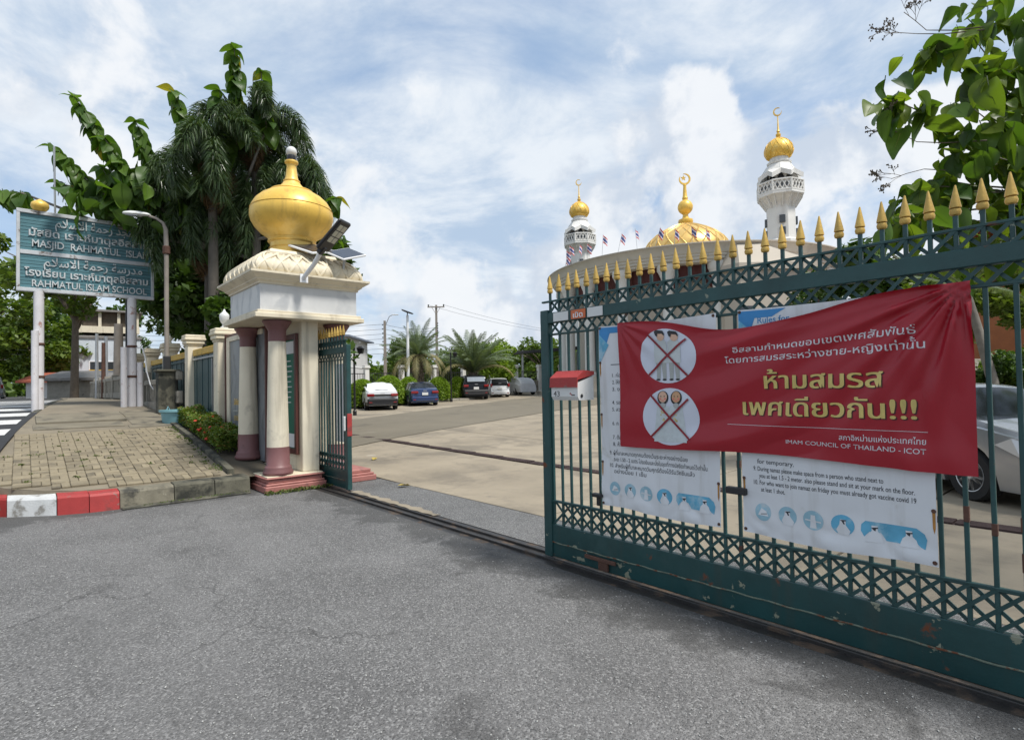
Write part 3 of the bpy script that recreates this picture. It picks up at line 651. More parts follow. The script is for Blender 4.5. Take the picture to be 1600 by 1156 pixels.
# bottom guide, brackets on the near leaf
b = MB(); b.box((-2.99, 3.553, .08), (.10, .026, .09), bev=.006); b.build('guide_bracket', m_rustbar, G_)
b = MB(); b.box((-3.02, 3.545, .12), (.32, .022, .03), bev=.004); b.build('latch_bar', m_rustbar, G_)
b = MB(); b.box((-3.03, 3.55, .64), (.10, .05, .03), bev=.006); b.box((-3.03, 3.56, .60), (.03, .03, .09), bev=.004); b.build('latch', m_black, G_)
b = MB(); b.box((-1.84, 3.55, .83), (.14, .05, .045), bev=.006); b.build('latch', m_dark, G_)
for x, z, h in ((-.650, .86, .08), (-.542, .80, .06), (-.434, .84, .07), (-.434, .66, .09), (-1.84, .44, .05), (-1.84, 1.0, .05)):
    b = MB(); b.box((x, Y0, z), (.024, .024, h), bev=.002); b.build('rust_patch', m_rustbar, G_)
b = MB(); b.box((-8.04, 3.735, 1.0), (.018, .075, .34), bev=.003); b.build('red_tape', m_red, G2)
b = MB(); b.box((-8.10, 3.68, 1.02), (.05, .03, .22), bev=.006); b.build('lock_box', m_offwhite, G2)
ns = thing('notice_sheet', 'white sheet hung behind bars of the slid back gate leaf', 'notice', (-8.35, 3.77, 1.3))
b = MB(); b.box((-8.36, 3.772, 1.33), (.46, .006, 1.22)); b.build('sheet', m_white, ns)

# ---- text as geometry
TXT = {}
def text_geo(s, bold=0.0, flipmarks=True):
    key = (s, bold)
    if key in TXT: return TXT[key]
    cu = bpy.data.curves.new('lettering', 'FONT'); cu.body = s; cu.size = 1; cu.resolution_u = 3; cu.offset = bold
    o = bpy.data.objects.new('lettering', cu); COL.objects.link(o)
    up_v = set('\u0e34\u0e35\u0e36\u0e37\u0e31\u0e47'); tone = set('\u0e48\u0e49\u0e4a\u0e4b\u0e4c')
    hi = [i for i, ch in enumerate(s) if ch in tone and i > 0 and s[i-1] in up_v]
    cu.materials.append(None); cu.materials.append(None)
    for i in hi: cu.body_format[i].material_index = 1
    dg_ = bpy.context.evaluated_depsgraph_get(); dg_.update()
    me = bpy.data.meshes.new_from_object(o.evaluated_get(dg_))
    V = np.array([v.co[:] for v in me.vertices]); F = [tuple(p.vertices) for p in me.polygons]; MI = [p.material_index for p in me.polygons]
    raise_ = {v for f, m in zip(F, MI) if m == 1 for v in f}
    for v in raise_: V[v, 1] += .20
    bpy.data.objects.remove(o); bpy.data.curves.remove(cu); bpy.data.meshes.remove(me)
    V[:, 0] -= V[:, 0].min(); TXT[key] = (V, F); return TXT[key]
def refine(V, F, maxlen):
    bm = bmesh.new(); bv = [bm.verts.new(v) for v in V]
    for f in F:
        try: bm.faces.new([bv[i] for i in f])
        except ValueError: pass
    bmesh.ops.remove_doubles(bm, verts=bm.verts, dist=1e-6)
    bmesh.ops.triangulate(bm, faces=bm.faces)
    for _ in range(7):
        es = [e for e in bm.edges if e.calc_length() > maxlen]
        if not es: break
        bmesh.ops.subdivide_edges(bm, edges=es, cuts=1); bmesh.ops.triangulate(bm, faces=[f for f in bm.faces if len(f.verts) > 3])
    return bm
def print_on(name, V, F, warp, layer, m, parent, maxlen=.03):
    bm = refine(V, F, maxlen); o_ = ORIG[parent]
    for v in bm.verts: v.co = Vector(warp(v.co.x, v.co.y, layer))-o_
    me = bpy.data.meshes.new(name); bm.to_mesh(me); bm.free(); me.materials.append(m)
    me.polygons.foreach_set('use_smooth', [True]*len(me.polygons))
    return link(name, me, parent)
def print_text(s, x0, x1, zbase, height, warp, layer, m, parent, bold=0.0, name='lettering', x_centre=None, maxlen=.03, slope=0.0):
    """height = size of the em; squeezed or stretched to run from x0 to x1"""
    V, F = text_geo(s, bold); w = V[:, 0].max(); Q = V.copy()
    sx = (x1-x0)/w if x1 is not None else height
    Q[:, 0] = x0+V[:, 0]*sx; Q[:, 1] = zbase+V[:, 1]*height+slope*(Q[:, 0]-x0); return print_on(name, Q, F, warp, layer, m, parent, maxlen)
def disc(cx, cz, rx, rz=None, n=40, a0=0, a1=2*math.pi):
    rz = rz or rx; P = [(cx, cz, 0)]; rings = 4
    for k in range(1, rings+1): P += [(cx+rx*k/rings*math.cos(a0+(a1-a0)*i/n), cz+rz*k/rings*math.sin(a0+(a1-a0)*i/n), 0) for i in range(n)]
    F = [(0, 1+i, 1+(i+1) % n) for i in range(n)]
    for k in range(rings-1): F += [(1+k*n+i, 1+(k+1)*n+i, 1+(k+1)*n+(i+1) % n, 1+k*n+(i+1) % n) for i in range(n)]
    return np.array(P), F
def poly(pts): return np.array([(x, z, 0) for x, z in pts]), [tuple(range(len(pts)))]
def stroke(x0, z0, x1, z1, w):
    d = Vector((x1-x0, z1-z0)).normalized(); p = Vector((-d.y, d.x))*w/2
    return poly([(x0+p.x, z0+p.y), (x1+p.x, z1+p.y), (x1-p.x, z1-p.y), (x0-p.x, z0-p.y)])
def cloth(name, x0, x1, z0, z1, warp, m, parent, nx=110, nz=60):
    xs, zs_ = np.linspace(x0, x1, nx+1), np.linspace(z0, z1, nz+1); o_ = ORIG[parent]
    V = np.array([np.array(warp(x, z, 0))-np.array(o_) for z in zs_ for x in xs])
    F = np.array([(j*(nx+1)+i, j*(nx+1)+i+1, (j+1)*(nx+1)+i+1, (j+1)*(nx+1)+i) for j in range(nz) for i in range(nx)])
    me = np_mesh(name, V, F, m); me.polygons.foreach_set('use_smooth', [True]*len(me.polygons)); return link(name, me, parent)

m_vinyl = mat('red_vinyl', (.31, .007, .018), .36, 0, .06, 3, spec=.45)
m_sheetw = mat('white_vinyl', (.64, .66, .69), .5, 0, .05, 3, patches=[((.42, .41, .38), 3.5, .62, .76), ((.30, .29, .25), 9, .70, .75)], streak=((.40, .39, .36), .35, 10))
m_ink = mat('black_ink', (.03, .035, .045), .6); m_bluep = mat('blue_print', (.035, .22, .50), .5, 0, .15, 5); m_cyan = mat('cyan_print', (.10, .36, .54), .5, 0, .22, 8, patches=[((.30, .48, .58), 9, .5, .66)])
m_cyanpale = mat('faded_cyan_print', (.27, .46, .56), .5, 0, .2, 8, patches=[((.46, .54, .58), 8, .48, .62)])
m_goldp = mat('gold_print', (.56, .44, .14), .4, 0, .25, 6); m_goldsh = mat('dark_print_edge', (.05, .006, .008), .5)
m_silver = mat('silver_print', (.58, .57, .60), .45, 0, .06, 4); m_circ = mat('pale_circle_print', (.56, .59, .68), .45, 0, .05, 4)
m_redp = mat('dark_red_print', (.23, .012, .02), .5); m_skin = mat('skin_print', (.60, .38, .27), .5); m_skin2 = mat('tan_print', (.50, .29, .16), .5)
m_hair = mat('hair_print', (.012, .01, .012), .5); m_shirt = mat('pale_shirt_print', (.50, .54, .55), .5); m_trous = mat('grey_trouser_print', (.36, .38, .37), .5); m_dress = mat('pale_dress_print', (.50, .55, .57), .5, 0, .12, 30)
m_cheek = mat('pink_print', (.65, .15, .13), .5); m_rustst = mat('rust_stain_print', (.36, .17, .035), .6, 0, .3, 20)

# ---- red banner
def wrinkle(x, z):
    r = 0.0; tri = lambda t: .45*math.sin(t)+.40*math.asin(.985*math.sin(t))
    d = math.hypot(x+.62, z-2.01); th = math.atan2(z-2.01, x+.62)
    r += .016*math.exp(-d/.62)*(tri(th*17)+.6*tri(th*31+1))*min(1, d/.12)
    d2 = math.hypot(x+2.75, z-2.02); th2 = math.atan2(z-2.02, x+2.75)
    r += .007*math.exp(-d2/.4)*tri(th2*17)*min(1, d2/.1)
    r += .010*tri(7.5*(z-.28*x)+.8*math.sin(2.2*x))*(.5+.5*math.sin(1.7*x+1))*min(1, (2.03-z)/.2+.2)
    r += .008*tri(19*(z-.42*x)+2+.7*math.sin(3*x))*max(0, math.sin(2.9*x+.5))
    r += .007*math.exp(-((z-1.13)/.09)**2)*math.sin(5.5*x)+.005*math.exp(-((x+.75)/.06)**2)*math.sin(9*z)
    r += .004*math.sin(31*x+9*z)*math.exp(-((x+.8)/.25)**2)
    return r
def ban(x, z, k):
    s = max(0, (z-1.06)/.96)
    sag = (.125*math.exp(-((x+1.85)/.42)**2)+.05*math.exp(-((x+1.35)/.3)**2))*s**5
    lip = .014*(1.25+math.sin(x*3.1+.4))*max(0, 1-s*6)
    return (x+.006*math.sin(z*5)*s, 3.513-k*.0016-1.5*max(-.006, wrinkle(x, z))-.006*math.sin(math.pi*min(1, s)), z-sag+lip)
RB = thing('banner', 'red banner with gold and white Thai lettering tied across the gate', 'banner', (-1.67, 3.5, 1.06))
cloth('cloth', -2.755, -.585, 1.058, 2.022, ban, m_vinyl, RB, 190, 90)
print_text('อิสลามกำหนดขอบเขตเพศสัมพันธ์', -1.82, -.82, 1.762, .062, ban, 1, m_silver, RB, .006, slope=.02)
print_text('โดยการสมรสระหว่างชาย-หญิงเท่านั้น', -1.88, -.78, 1.683, .062, ban, 1, m_silver, RB, .006, slope=.018)
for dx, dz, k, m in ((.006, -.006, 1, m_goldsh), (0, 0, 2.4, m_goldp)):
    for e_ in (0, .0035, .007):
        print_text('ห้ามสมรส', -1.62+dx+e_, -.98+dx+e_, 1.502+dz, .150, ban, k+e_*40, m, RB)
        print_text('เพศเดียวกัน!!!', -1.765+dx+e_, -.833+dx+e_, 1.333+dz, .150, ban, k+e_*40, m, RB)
print_on('rule_line', *stroke(-1.87, 1.268, -.78, 1.268, .0025), ban, 1, m_silver, RB)
print_text('สภาอิหม่ามแห่งประเทศไทย', -1.20, -.79, 1.203, .045, ban, 1, m_silver, RB, .005)
print_text('IMAM COUNCIL OF THAILAND - ICOT', -1.50, -.79, 1.152, .040, ban, 1, m_silver, RB)
for cx, cz, male in ((-2.315, 1.755, True), (-2.305, 1.300, False)):
    r = .222
    print_on('circle_print', *disc(cx, cz, r+.010, r-.012), ban, 1, m_circ, RB)
    for dx in (-.055, .055):
        x = cx+dx
        if male:
            print_on('figure_print', *poly([(x-.045, cz-.02), (x+.045, cz-.02), (x+.04, cz-.178), (x+.012, cz-.178), (x, cz-.05), (x-.012, cz-.178), (x-.04, cz-.178)]), ban, 2, m_trous, RB)
            print_on('figure_print', *poly([(x-.055, cz-.06), (x-.05, cz+.10), (x-.02, cz+.125), (x+.02, cz+.125), (x+.05, cz+.10), (x+.055, cz-.06)]), ban, 3, m_shirt, RB)
            print_on('figure_print', *disc(x+.006, cz+.145, .032, .036, 18), ban, 4, m_skin, RB)
            print_on('figure_print', *poly([(x-.046, cz+.182), (x-.03, cz+.196), (x+.025, cz+.192), (x+.04, cz+.165), (x+.036, cz+.15), (x+.02, cz+.166), (x-.014, cz+.166), (x-.018, cz+.14), (x-.034, cz+.15)]), ban, 5, m_hair, RB)
            for sx in (-.028, .024): print_on('figure_print', *disc(x+sx, cz-.183, .018, .007, 12), ban, 3, m_hair, RB)
        else:
            print_on('figure_print', *poly([(x-.05, cz+.08), (x+.05, cz+.08), (x+.062, cz-.02), (x+.085, cz-.185), (x-.085, cz-.185), (x-.062, cz-.02)]), ban, 2, m_dress, RB)
            print_on('figure_print', *disc(x*1.0+.0, cz+.140, .046, .050, 22), ban, 3, m_hair, RB)
            print_on('figure_print', *disc(x, cz+.085, .024, .018, 14), ban, 3.5, m_trous, RB)
            print_on('figure_print', *disc(x, cz+.146, .035, .040, 20), ban, 4, m_skin if dx < 0 else m_skin2, RB)
            for sx in (-.02, .02):
                print_on('figure_print', *disc(x+sx, cz+.132, .008, .007, 8), ban, 5, m_cheek, RB); print_on('figure_print', *disc(x+sx*.7, cz+.150, .004, .005, 8), ban, 5, m_hair, RB)
            print_on('figure_print', *disc(x, cz+.120, .012, .003, 8), ban, 5, m_cheek, RB)
            for q in range(9): print_on('flower_print', *disc(x+rnd.uniform(-.018, .018), cz+.01+rnd.uniform(-.04, .035), .006, .006, 7), ban, 3.2, m_goldp, RB)
    q = r*.70
    print_on('cross_print', *stroke(cx-q, cz+q, cx+q*1.02, cz-q, .016), ban, 6, m_redp, RB); print_on('cross_print', *stroke(cx-q*1.02, cz-q*.95, cx+q, cz+q*.85, .016), ban, 6.6, m_redp, RB)

# ---- two white notices below it
def mk_notice(x0, x1, seed):
    def f(x, z, k):
        u = (x-x0)/(x1-x0)
        w = .006*math.sin(6*z+seed)+.004*math.sin(11*x+seed*2)+.010*math.exp(-((z-.60)/.05)**2)*math.sin(8*x+seed)+.004*math.sin(23*(x+z)+seed)*math.exp(-((z-.64)/.12)**2)
        w += .003*math.sin(40*x)*math.exp(-((z-.59)/.04)**2)
        return (x, 3.562-k*.0013-min(.020, abs(w)*1.2)-.003, z+.010*math.sin(math.pi*u*2+seed)*max(0, 1-(z-.56)/.2)-.012*math.sin(math.pi*u)*max(0, 1-(2.02-z)/.15))
    return f
f1 = mk_notice(-2.985, -1.955, .4); f2 = mk_notice(-1.80, -.765, 2.1)
N1 = thing('notice_sheet', 'white notice with Thai lines and blue prayer pictures behind banner', 'notice', (-2.47, 3.54, .57))
N2 = thing('notice_sheet', 'white notice with English rules and blue prayer pictures at gate', 'notice', (-1.28, 3.54, .57))
cloth('cloth', -2.985, -1.955, .565, 2.015, f1, m_sheetw, N1, 80, 90); cloth('cloth', -1.80, -.765, .565, 2.015, f2, m_sheetw, N2, 80, 90)
for x0, x1, f, N in ((-2.985, -1.955, f1, N1), (-1.80, -.765, f2, N2)):
    print_on('corner_print', *poly([(x0+.004, 2.005), (x0+.31, 2.005), (x0+.22, 1.955), (x0+.11, 1.955), (x0+.09, 1.90), (x0+.06, 1.82), (x0+.004, 1.78)]), f, 1, m_bluep, N)
    print_on('corner_print', *poly([(x0+.004, 1.95), (x0+.10, 1.86), (x0+.004, 1.70)]), f, 2, m_cyan, N)
    for k, (dx, rx, mm) in enumerate([(.13, .05, m_cyanpale), (.28, .055, m_cyanpale), (.43, .058, m_cyanpale), (.59, .062, m_cyan)]):
        cx, cz = x0+dx, .715-.012*k*0
        print_on('picture_print', *disc(cx, cz, rx, .056, 26), f, 1, mm, N)
        if k in (1, 3):
            print_on('picture_print', *poly([(cx-.022, cz-.055), (cx-.035, cz-.03), (cx-.018, cz+.002), (cx-.014, cz+.03), (cx+.016, cz+.03), (cx+.016, cz), (cx+.04, cz-.03), (cx+.03, cz-.055)]), f, 2, m_sheetw, N)
            print_on('picture_print', *poly([(cx-.016, cz+.026), (cx+.018, cz+.03), (cx+.017, cz+.023), (cx+.005, cz+.021), (cx+.012, cz+.006), (cx+.004, cz+.004), (cx-.004, cz+.019)]), f, 3, m_ink, N)
        elif k == 0:
            print_on('picture_print', *poly([(cx-.03, cz-.02), (cx-.01, cz+.025), (cx+.02, cz+.01), (cx+.035, cz-.022)]), f, 2, m_sheetw, N); print_on('picture_print', *stroke(cx-.012, cz-.012, cx+.026, cz-.006, .004), f, 3, m_ink, N)
        else:
            print_on('picture_print', *poly([(cx-.02, cz-.045), (cx-.012, cz+.03), (cx+.012, cz+.03), (cx+.018, cz-.045)]), f, 2, m_sheetw, N); print_on('picture_print', *stroke(cx-.045, cz, cx+.045, cz-.006, .008), f, 2.6, m_sheetw, N)
    bx = x0+.705
    print_on('picture_print', *poly([(bx-.02, .735), (bx, .757), (bx+.24, .757), (bx+.275, .73), (bx+.285, .70), (bx+.275, .645), (bx+.255, .655), (bx+.24, .672), (bx+.20, .66), (bx+.10, .66), (bx+.075, .70), (bx+.02, .70), (bx-.005, .67), (bx-.022, .70)]), f, 1, m_cyan, N)
    for q in (.045, .205):
        cx, cz = bx+q, .70
        print_on('picture_print', *poly([(cx-.045, cz-.055), (cx-.03, cz-.01), (cx-.014, cz+.006), (cx-.015, cz+.036), (cx+.015, cz+.036), (cx+.015, cz+.006), (cx+.032, cz-.012), (cx+.045, cz-.055)]), f, 2, m_sheetw, N)
        print_on('picture_print', *poly([(cx-.016, cz+.024), (cx+.017, cz+.029), (cx+.016, cz+.022), (cx+.006, cz+.02), (cx+.004, cz+.006), (cx-.006, cz+.012)]), f, 3, m_ink, N)
    for px_, pz_ in ((x0+.012, 1.72), (x0+.012, .92), (x0+.014, .585), (x1-.012, .86), (x1-.015, .585), (x0+.012, 2.0), (x1-.02, 2.0), (x0+.012, 1.30)):
        b = MB(); p = f(px_, pz_, 0); b.lathe([(.009, -.002), (.011, .001), (.009, .004), (.004, .004)], 12); 
        b.v = [(p[0]+v[0], p[1]-v[2]-.001, p[2]+v[1]) for v in b.v]; b.build('eyelet', m_rustbar, N)
        if .6 < pz_ < 1.9: print_on('rust_stain', *poly([(px_-.007, pz_-.008), (px_+.007, pz_-.008), (px_+.006, pz_-.09), (px_, pz_-.12), (px_-.006, pz_-.09)]), f, 1, m_rustst, N)
print_text('Rules for', -1.672, -1.47, 1.918, .060, f2, 1, m_bluep, N2, .01)
for s, z, x0, x1 in [('for temporary.', 1.022, -1.70, -1.47), ('9. During namaz please make space from a person who stand next to', .975, -1.725, -1.00), ('you at leat 1.5 - 2 meter. also please stand and sit at your mark on the floor.', .932, -1.69, -.855),
                     ('10. For who want to join namaz on friday you must already got vaccine covid 19', .888, -1.725, -.85), ('at leat 1 shot.', .845, -1.68, -1.53)]:
    print_text(s, x0, x1, z, .040, f2, 1, m_ink, N2, .006, maxlen=.05)
print_text('กฎ', -2.78, -2.70, 1.84, .055, f1, 1, m_bluep, N1, .01)
for s, z, x0, x1 in [('1. ก่อน', 1.60, -2.86, -2.755), ('2. ให้ทุก', 1.545, -2.86, -2.755), ('3. งด', 1.49, -2.86, -2.755), ('4. รอบ', 1.385, -2.86, -2.755), ('5. สวม', 1.33, -2.86, -2.755), ('6. ก', 1.22, -2.86, -2.80), ('7. ต้อง', 1.11, -2.86, -2.755), ('8. ห้าม', 1.055, -2.86, -2.755),
                     ('9. ผู้ที่มาละหมาดทุกคนต้องเว้นระยะห่างอย่างน้อย', .985, -2.90, -2.20), ('ระยะ 1.50 - 2 เมตร โปรดยืนและนั่งในจุดที่ทางมัสยิดกำหนดไว้เท่านั้น', .935, -2.86, -2.05), ('10. สำหรับผู้ที่มาละหมาดวันศุกร์ต้องได้รับวัคซีนแล้ว', .885, -2.90, -2.15), ('อย่างน้อย 1 เข็ม', .84, -2.86, -2.55)]:
    print_text(s, x0, x1, z, .042, f1, 1, m_ink, N1, .006, maxlen=.05)
print_on('rule_line', *stroke(-2.87, 1.70, -2.755, 1.70, .006), f1, 1, m_ink, N1)

# ---- letter box and beam plates
mb_ = thing('mailbox', 'red lidded white letter box numbered 43 hung on the gate', 'mailbox', (-3.17, 3.47, 1.38))
x0, x1 = -3.345, -3.05
b = MB(); b.prism([(x0, 3.55, 1.42), (x0, 3.375, 1.42), (x0, 3.355, 1.45), (x0, 3.355, 1.56), (x0, 3.55, 1.62)], (x1-x0, 0, 0)); b.build('box_body', m_offwhite, mb_)
b = MB(); b.prism([(x0-.006, 3.552, 1.655), (x0-.006, 3.43, 1.662), (x0-.006, 3.345, 1.605), (x0-.006, 3.338, 1.525), (x0-.006, 3.349, 1.525), (x0-.006, 3.352, 1.585), (x0-.006, 3.552, 1.625)], (x1-x0+.012, 0, 0)); b.build('lid', m_red, mb_)
b = MB(); b.lathe([(.013, 0), (.015, .003), (.013, .006)], 14); b.v = [(x1+v[2], 3.40+v[0], 1.455+v[1]) for v in b.v]; b.build('lock', m_black, mb_)
flatw = lambda Y: (lambda x, z, k: (x, Y-k*.0012, z))
print_text('43', -3.32, -3.25, 1.452, .062, flatw(3.3545), 1, m_dark, mb_, .0)
print_on('logo_print', *disc(-3.13, 1.475, .007, .007, 10), flatw(3.3545), 1, m_red, mb_); print_on('logo_print', *disc(-3.117, 1.466, .007, .006, 10), flatw(3.3545), 1, m_red, mb_); print_on('logo_print', *stroke(-3.11, 1.462, -3.08, 1.462, .008), flatw(3.3545), 1, m_dark, mb_)
print_text('POST', -3.455, -3.40, 1.565, .028, flatw(3.339), 1, m_redp, mb_, 0) if False else None
m_orange = mat('orange_plate', (.55, .13, .04), .45, 0, .1, 6, patches=[((.6, .3, .2), 9, .68, .74)])
for x, w, m, lab in ((-3.415, .18, m_offwhite, 'blank white plate left of orange plate on gate beam'), (-3.21, .165, m_orange, 'small orange plate with white Thai word on gate beam'), (-3.025, .165, m_offwhite, 'blank white plate right of orange plate on gate beam')):
    s_ = thing('sign_plate', lab, 'sign', (x, 3.56, 2.145), group='plates on the gate beam')
    b = MB(); b.box((x, 3.557, 2.145), (w, .006, .078), bev=.002); b.build('plate', m, s_)
    if m is m_orange: print_text('เปิด', x-.055, x+.055, 2.118, .062, flatw(3.553), 1, m_white, s_, .02)

# ================================================================== MOSQUE
MC = Vector((-27.3, 44.8, .7))
mq = thing('mosque', 'round white mosque with wide curved cornice and shallow gold dome', 'mosque', MC)
b = MB(); b.lathe([(13.6, .3), (13.6, 1.0), (13.2, 1.0), (13.2, 1.35), (12.8, 1.35), (12.8, 1.7), (12.4, 1.7), (12.4, 2.1), (9.7, 2.1)], 96, (MC.x, MC.y, 0)); b.build('steps', m_mosquegrey, mq, 30)
b = MB(); b.lathe([(9.7, 2.0), (9.7, 9.95), (9.5, 9.95)], 72, (MC.x, MC.y, 0)); b.build('wall', m_mosquegrey, mq, 30)
b = MB(); b.lathe([(9.6, 9.86), (11.5, 9.86), (11.52, 10.0), (11.7, 10.04), (11.72, 10.2), (11.84, 10.24), (11.86, 10.36), (11.98, 10.42), (12.12, 10.66), (12.34, 10.88), (12.42, 10.92), (12.42, 11.02), (12.2, 11.04), (11.8, 10.9), (9.0, 10.9)], 128, (MC.x, MC.y, 0)); b.build('cornice', m_fascia, mq, 25)
b = MB(); b.lathe([(12.425, 10.93), (12.47, 10.95), (12.47, 11.03), (12.42, 11.045)], 128, (MC.x, MC.y, 0)); b.build('cornice_edge', m_mosquegrey, mq, 25)
NCOL = 20
for k in range(NCOL):
    a = 2*math.pi*k/NCOL+.11; x, y = MC.x+11.0*math.cos(a), MC.y+11.0*math.sin(a)
    b = MB(); b.lathe([(.55, 2.1), (.55, 2.35), (.42, 2.45), (.40, 4), (.36, 7.9)], 18, (x, y, 0)); c_ = b.build('column', m_mosque, mq, 40)
    b = MB(); b.lathe([(.37, 7.9), (.42, 8.0), (.40, 8.1), (.44, 8.9), (.62, 9.35), (.72, 9.5), (.72, 9.88)], 18, (x, y, 0)); b.build('capital', m_mosque, c_, 40)
    a2 = a+2*math.pi/NCOL; b = MB(); vs = []
    for i in range(13):
        t_ = i/12; w = a+(a2-a)*t_; rr = 10.6+.08*math.sin(i*2.3); drop = 7.9+1.0*math.sin(math.pi*t_)
        vs += [(MC.x+rr*math.cos(w), MC.y+rr*math.sin(w), 9.88), (MC.x+(rr-.12)*math.cos(w), MC.y+(rr-.12)*math.sin(w), drop)]
    b.add(vs, [(2*i, 2*i+1, 2*i+3, 2*i+2) for i in range(12)]); b.build('drape', m_curtain, mq, 40)
for k in range(14):
    a = 2*math.pi*k/14-2.4; x, y = MC.x+9.72*math.cos(a), MC.y+9.72*math.sin(a)
    b = MB(); b.box((x, y, 4.4), (.12, 1.5, 3.6), rz=a); b.build('window', m_roomdark, mq)
b = MB(); b.lathe([(4.0, 10.8), (4.0, 12.3), (3.9, 12.5), (3.5, 12.55)], 64, (MC.x, MC.y, 0)); b.build('drum', m_mosque, mq, 30)
dprof = [(3.7, 12.5), (3.78, 12.9), (3.66, 13.5), (3.28, 14.1), (2.65, 14.65), (1.95, 15.06), (1.2, 15.4), (.6, 15.62), (.3, 15.78)]
b = MB(); b.lathe(dprof, 64, (MC.x, MC.y, 0)); dm = b.build('gold_dome', m_goldroof, mq, 60)
def ribs(prof, c, n, tw, r, seg=14):
    b = MB(); zs_ = [p[1] for p in prof]; rs_ = [p[0] for p in prof]
    for s_ in (1, -1):
        for k in range(n):
            pts = []
            for i in range(seg+1):
                t_ = i/seg*(len(prof)-1); q = int(min(t_, len(prof)-2)); f_ = t_-q
                rr = rs_[q]+(rs_[q+1]-rs_[q])*f_+.01; z = zs_[q]+(zs_[q+1]-zs_[q])*f_; w = 2*math.pi*k/n+s_*tw*i/seg
                pts.append((c[0]+rr*math.cos(w), c[1]+rr*math.sin(w), z))
            b.tube(pts, r, 4, cap=False)
    return b
o = ribs(dprof[:-1], MC, 22, .9, .06).build('dome_ribs', m_goldroof, dm, 60)
b = MB(); b.lathe([(.5, 15.6), (.65, 15.85), (.62, 16.05), (.3, 16.2), (.22, 16.5), (.3, 16.6)]+[(.66*math.sin(a), 17.2-.66*math.cos(a)) for a in lin(.45, 2.8, 14)]+[(.22, 17.9), (.26, 18.0), (.19, 18.2), (.13, 19.1), (.15, 19.2), (.05, 19.3)], 28, (MC.x, MC.y, 0)); b.build('finial', m_gold, mq, 40)
vx = Vector((rt0.x, rt0.y, 0))
def crescent(c, R_, th, m, parent, star=False, rot=.5):
    b = MB(); n = 26; pts = []
    for i in range(n+1):
        w = rot+.35+(2*math.pi-.7)*i/n
        hw = th*(max(0, math.sin(math.pi*i/n))**.8)+.01; pts.append((w, hw))
    vs = []
    for w, hw in pts:
        for dy in (-th*.35, th*.35):
            for rr in (R_-hw*.5-(th-hw)*.0, R_+hw*.5):
                p = Vector(c)+vx*(rr*math.cos(w))+Vector((0, 0, 1))*rr*math.sin(w)+Vector((fw.x, fw.y, 0))*dy; vs.append(p)
    fs = []
    for i in range(n):
        a_, c_ = 4*i, 4*i+4
        fs += [(a_, a_+1, c_+1, c_), (a_+2, c_+2, c_+3, a_+3), (a_, c_, c_+2, a_+2), (a_+1, a_+3, c_+3, c_+1)]
    b.add(vs, fs)
    if star:
        sv = []
        for dy in (-.05, .05):
            for i in range(10):
                rr = .25 if i % 2 == 0 else .10; w = math.pi/2+i*math.pi/5
                sv.append(Vector(c)+vx*(-.10+rr*math.cos(w))+Vector((0, 0, 1))*(rr*math.sin(w)+.08)+Vector((fw.x, fw.y, 0))*dy)
        b.add(sv, [tuple(range(10)), tuple(range(19, 9, -1))]+[(i, (i+1) % 10, 10+(i+1) % 10, 10+i) for i in range(10)])
    return b.build('crescent', m, parent)
crescent((MC.x, MC.y, 19.75), .46, .16, m_gold, mq, True, 2.2)
# stone entrance block at the side of the ring
EB = Vector((-16.2, 37.8, .5)); rot_e = Matrix.Rotation(YAW, 3, 'Z')
eb = thing('entrance_block', 'tall beige stone entrance block right of the mosque ring', 'building', EB)
def eloc(x, y): v = rot_e @ Vector((x, y, 0)); return (EB.x+v.x, EB.y+v.y)
def eprism(name, poly, z0, z1, m):
    b = MB(); b.prism([(*eloc(x, y), z0) for x, y in poly], (0, 0, z1-z0)); return b.build(name, m, eb)
oct_ = [(-2.6, 0), (2.4, 0), (3.3, 1.2), (3.3, 6), (-3.3, 6), (-3.3, 1.0)]
eprism('wall', oct_, .3, 8.9, m_mosquegrey); eprism('parapet', [(x*1.06, y*1.06-.25) for x, y in oct_], 8.9, 9.35, m_mosquegrey)
b = MB(); c0 = [(*eloc(x*1.03, y*1.03-.1), 9.35) for x, y in oct_]; c1 = [(*eloc(x*.35-1.6, y*.5+.6), 10.75) for x, y in oct_]
b.add(c0+c1, [(i, (i+1) % 6, 6+(i+1) % 6, 6+i) for i in range(6)]+[tuple(range(6, 12))]); b.build('roof', m_mosquegrey, eb)
for x in (-2.2, -.2, 1.8):
    b = MB(); b.box((*eloc(x, -.02), 4.2), (1.0, .12, 4.6), rot=rot_e); b.build('window', m_roomdark, eb)
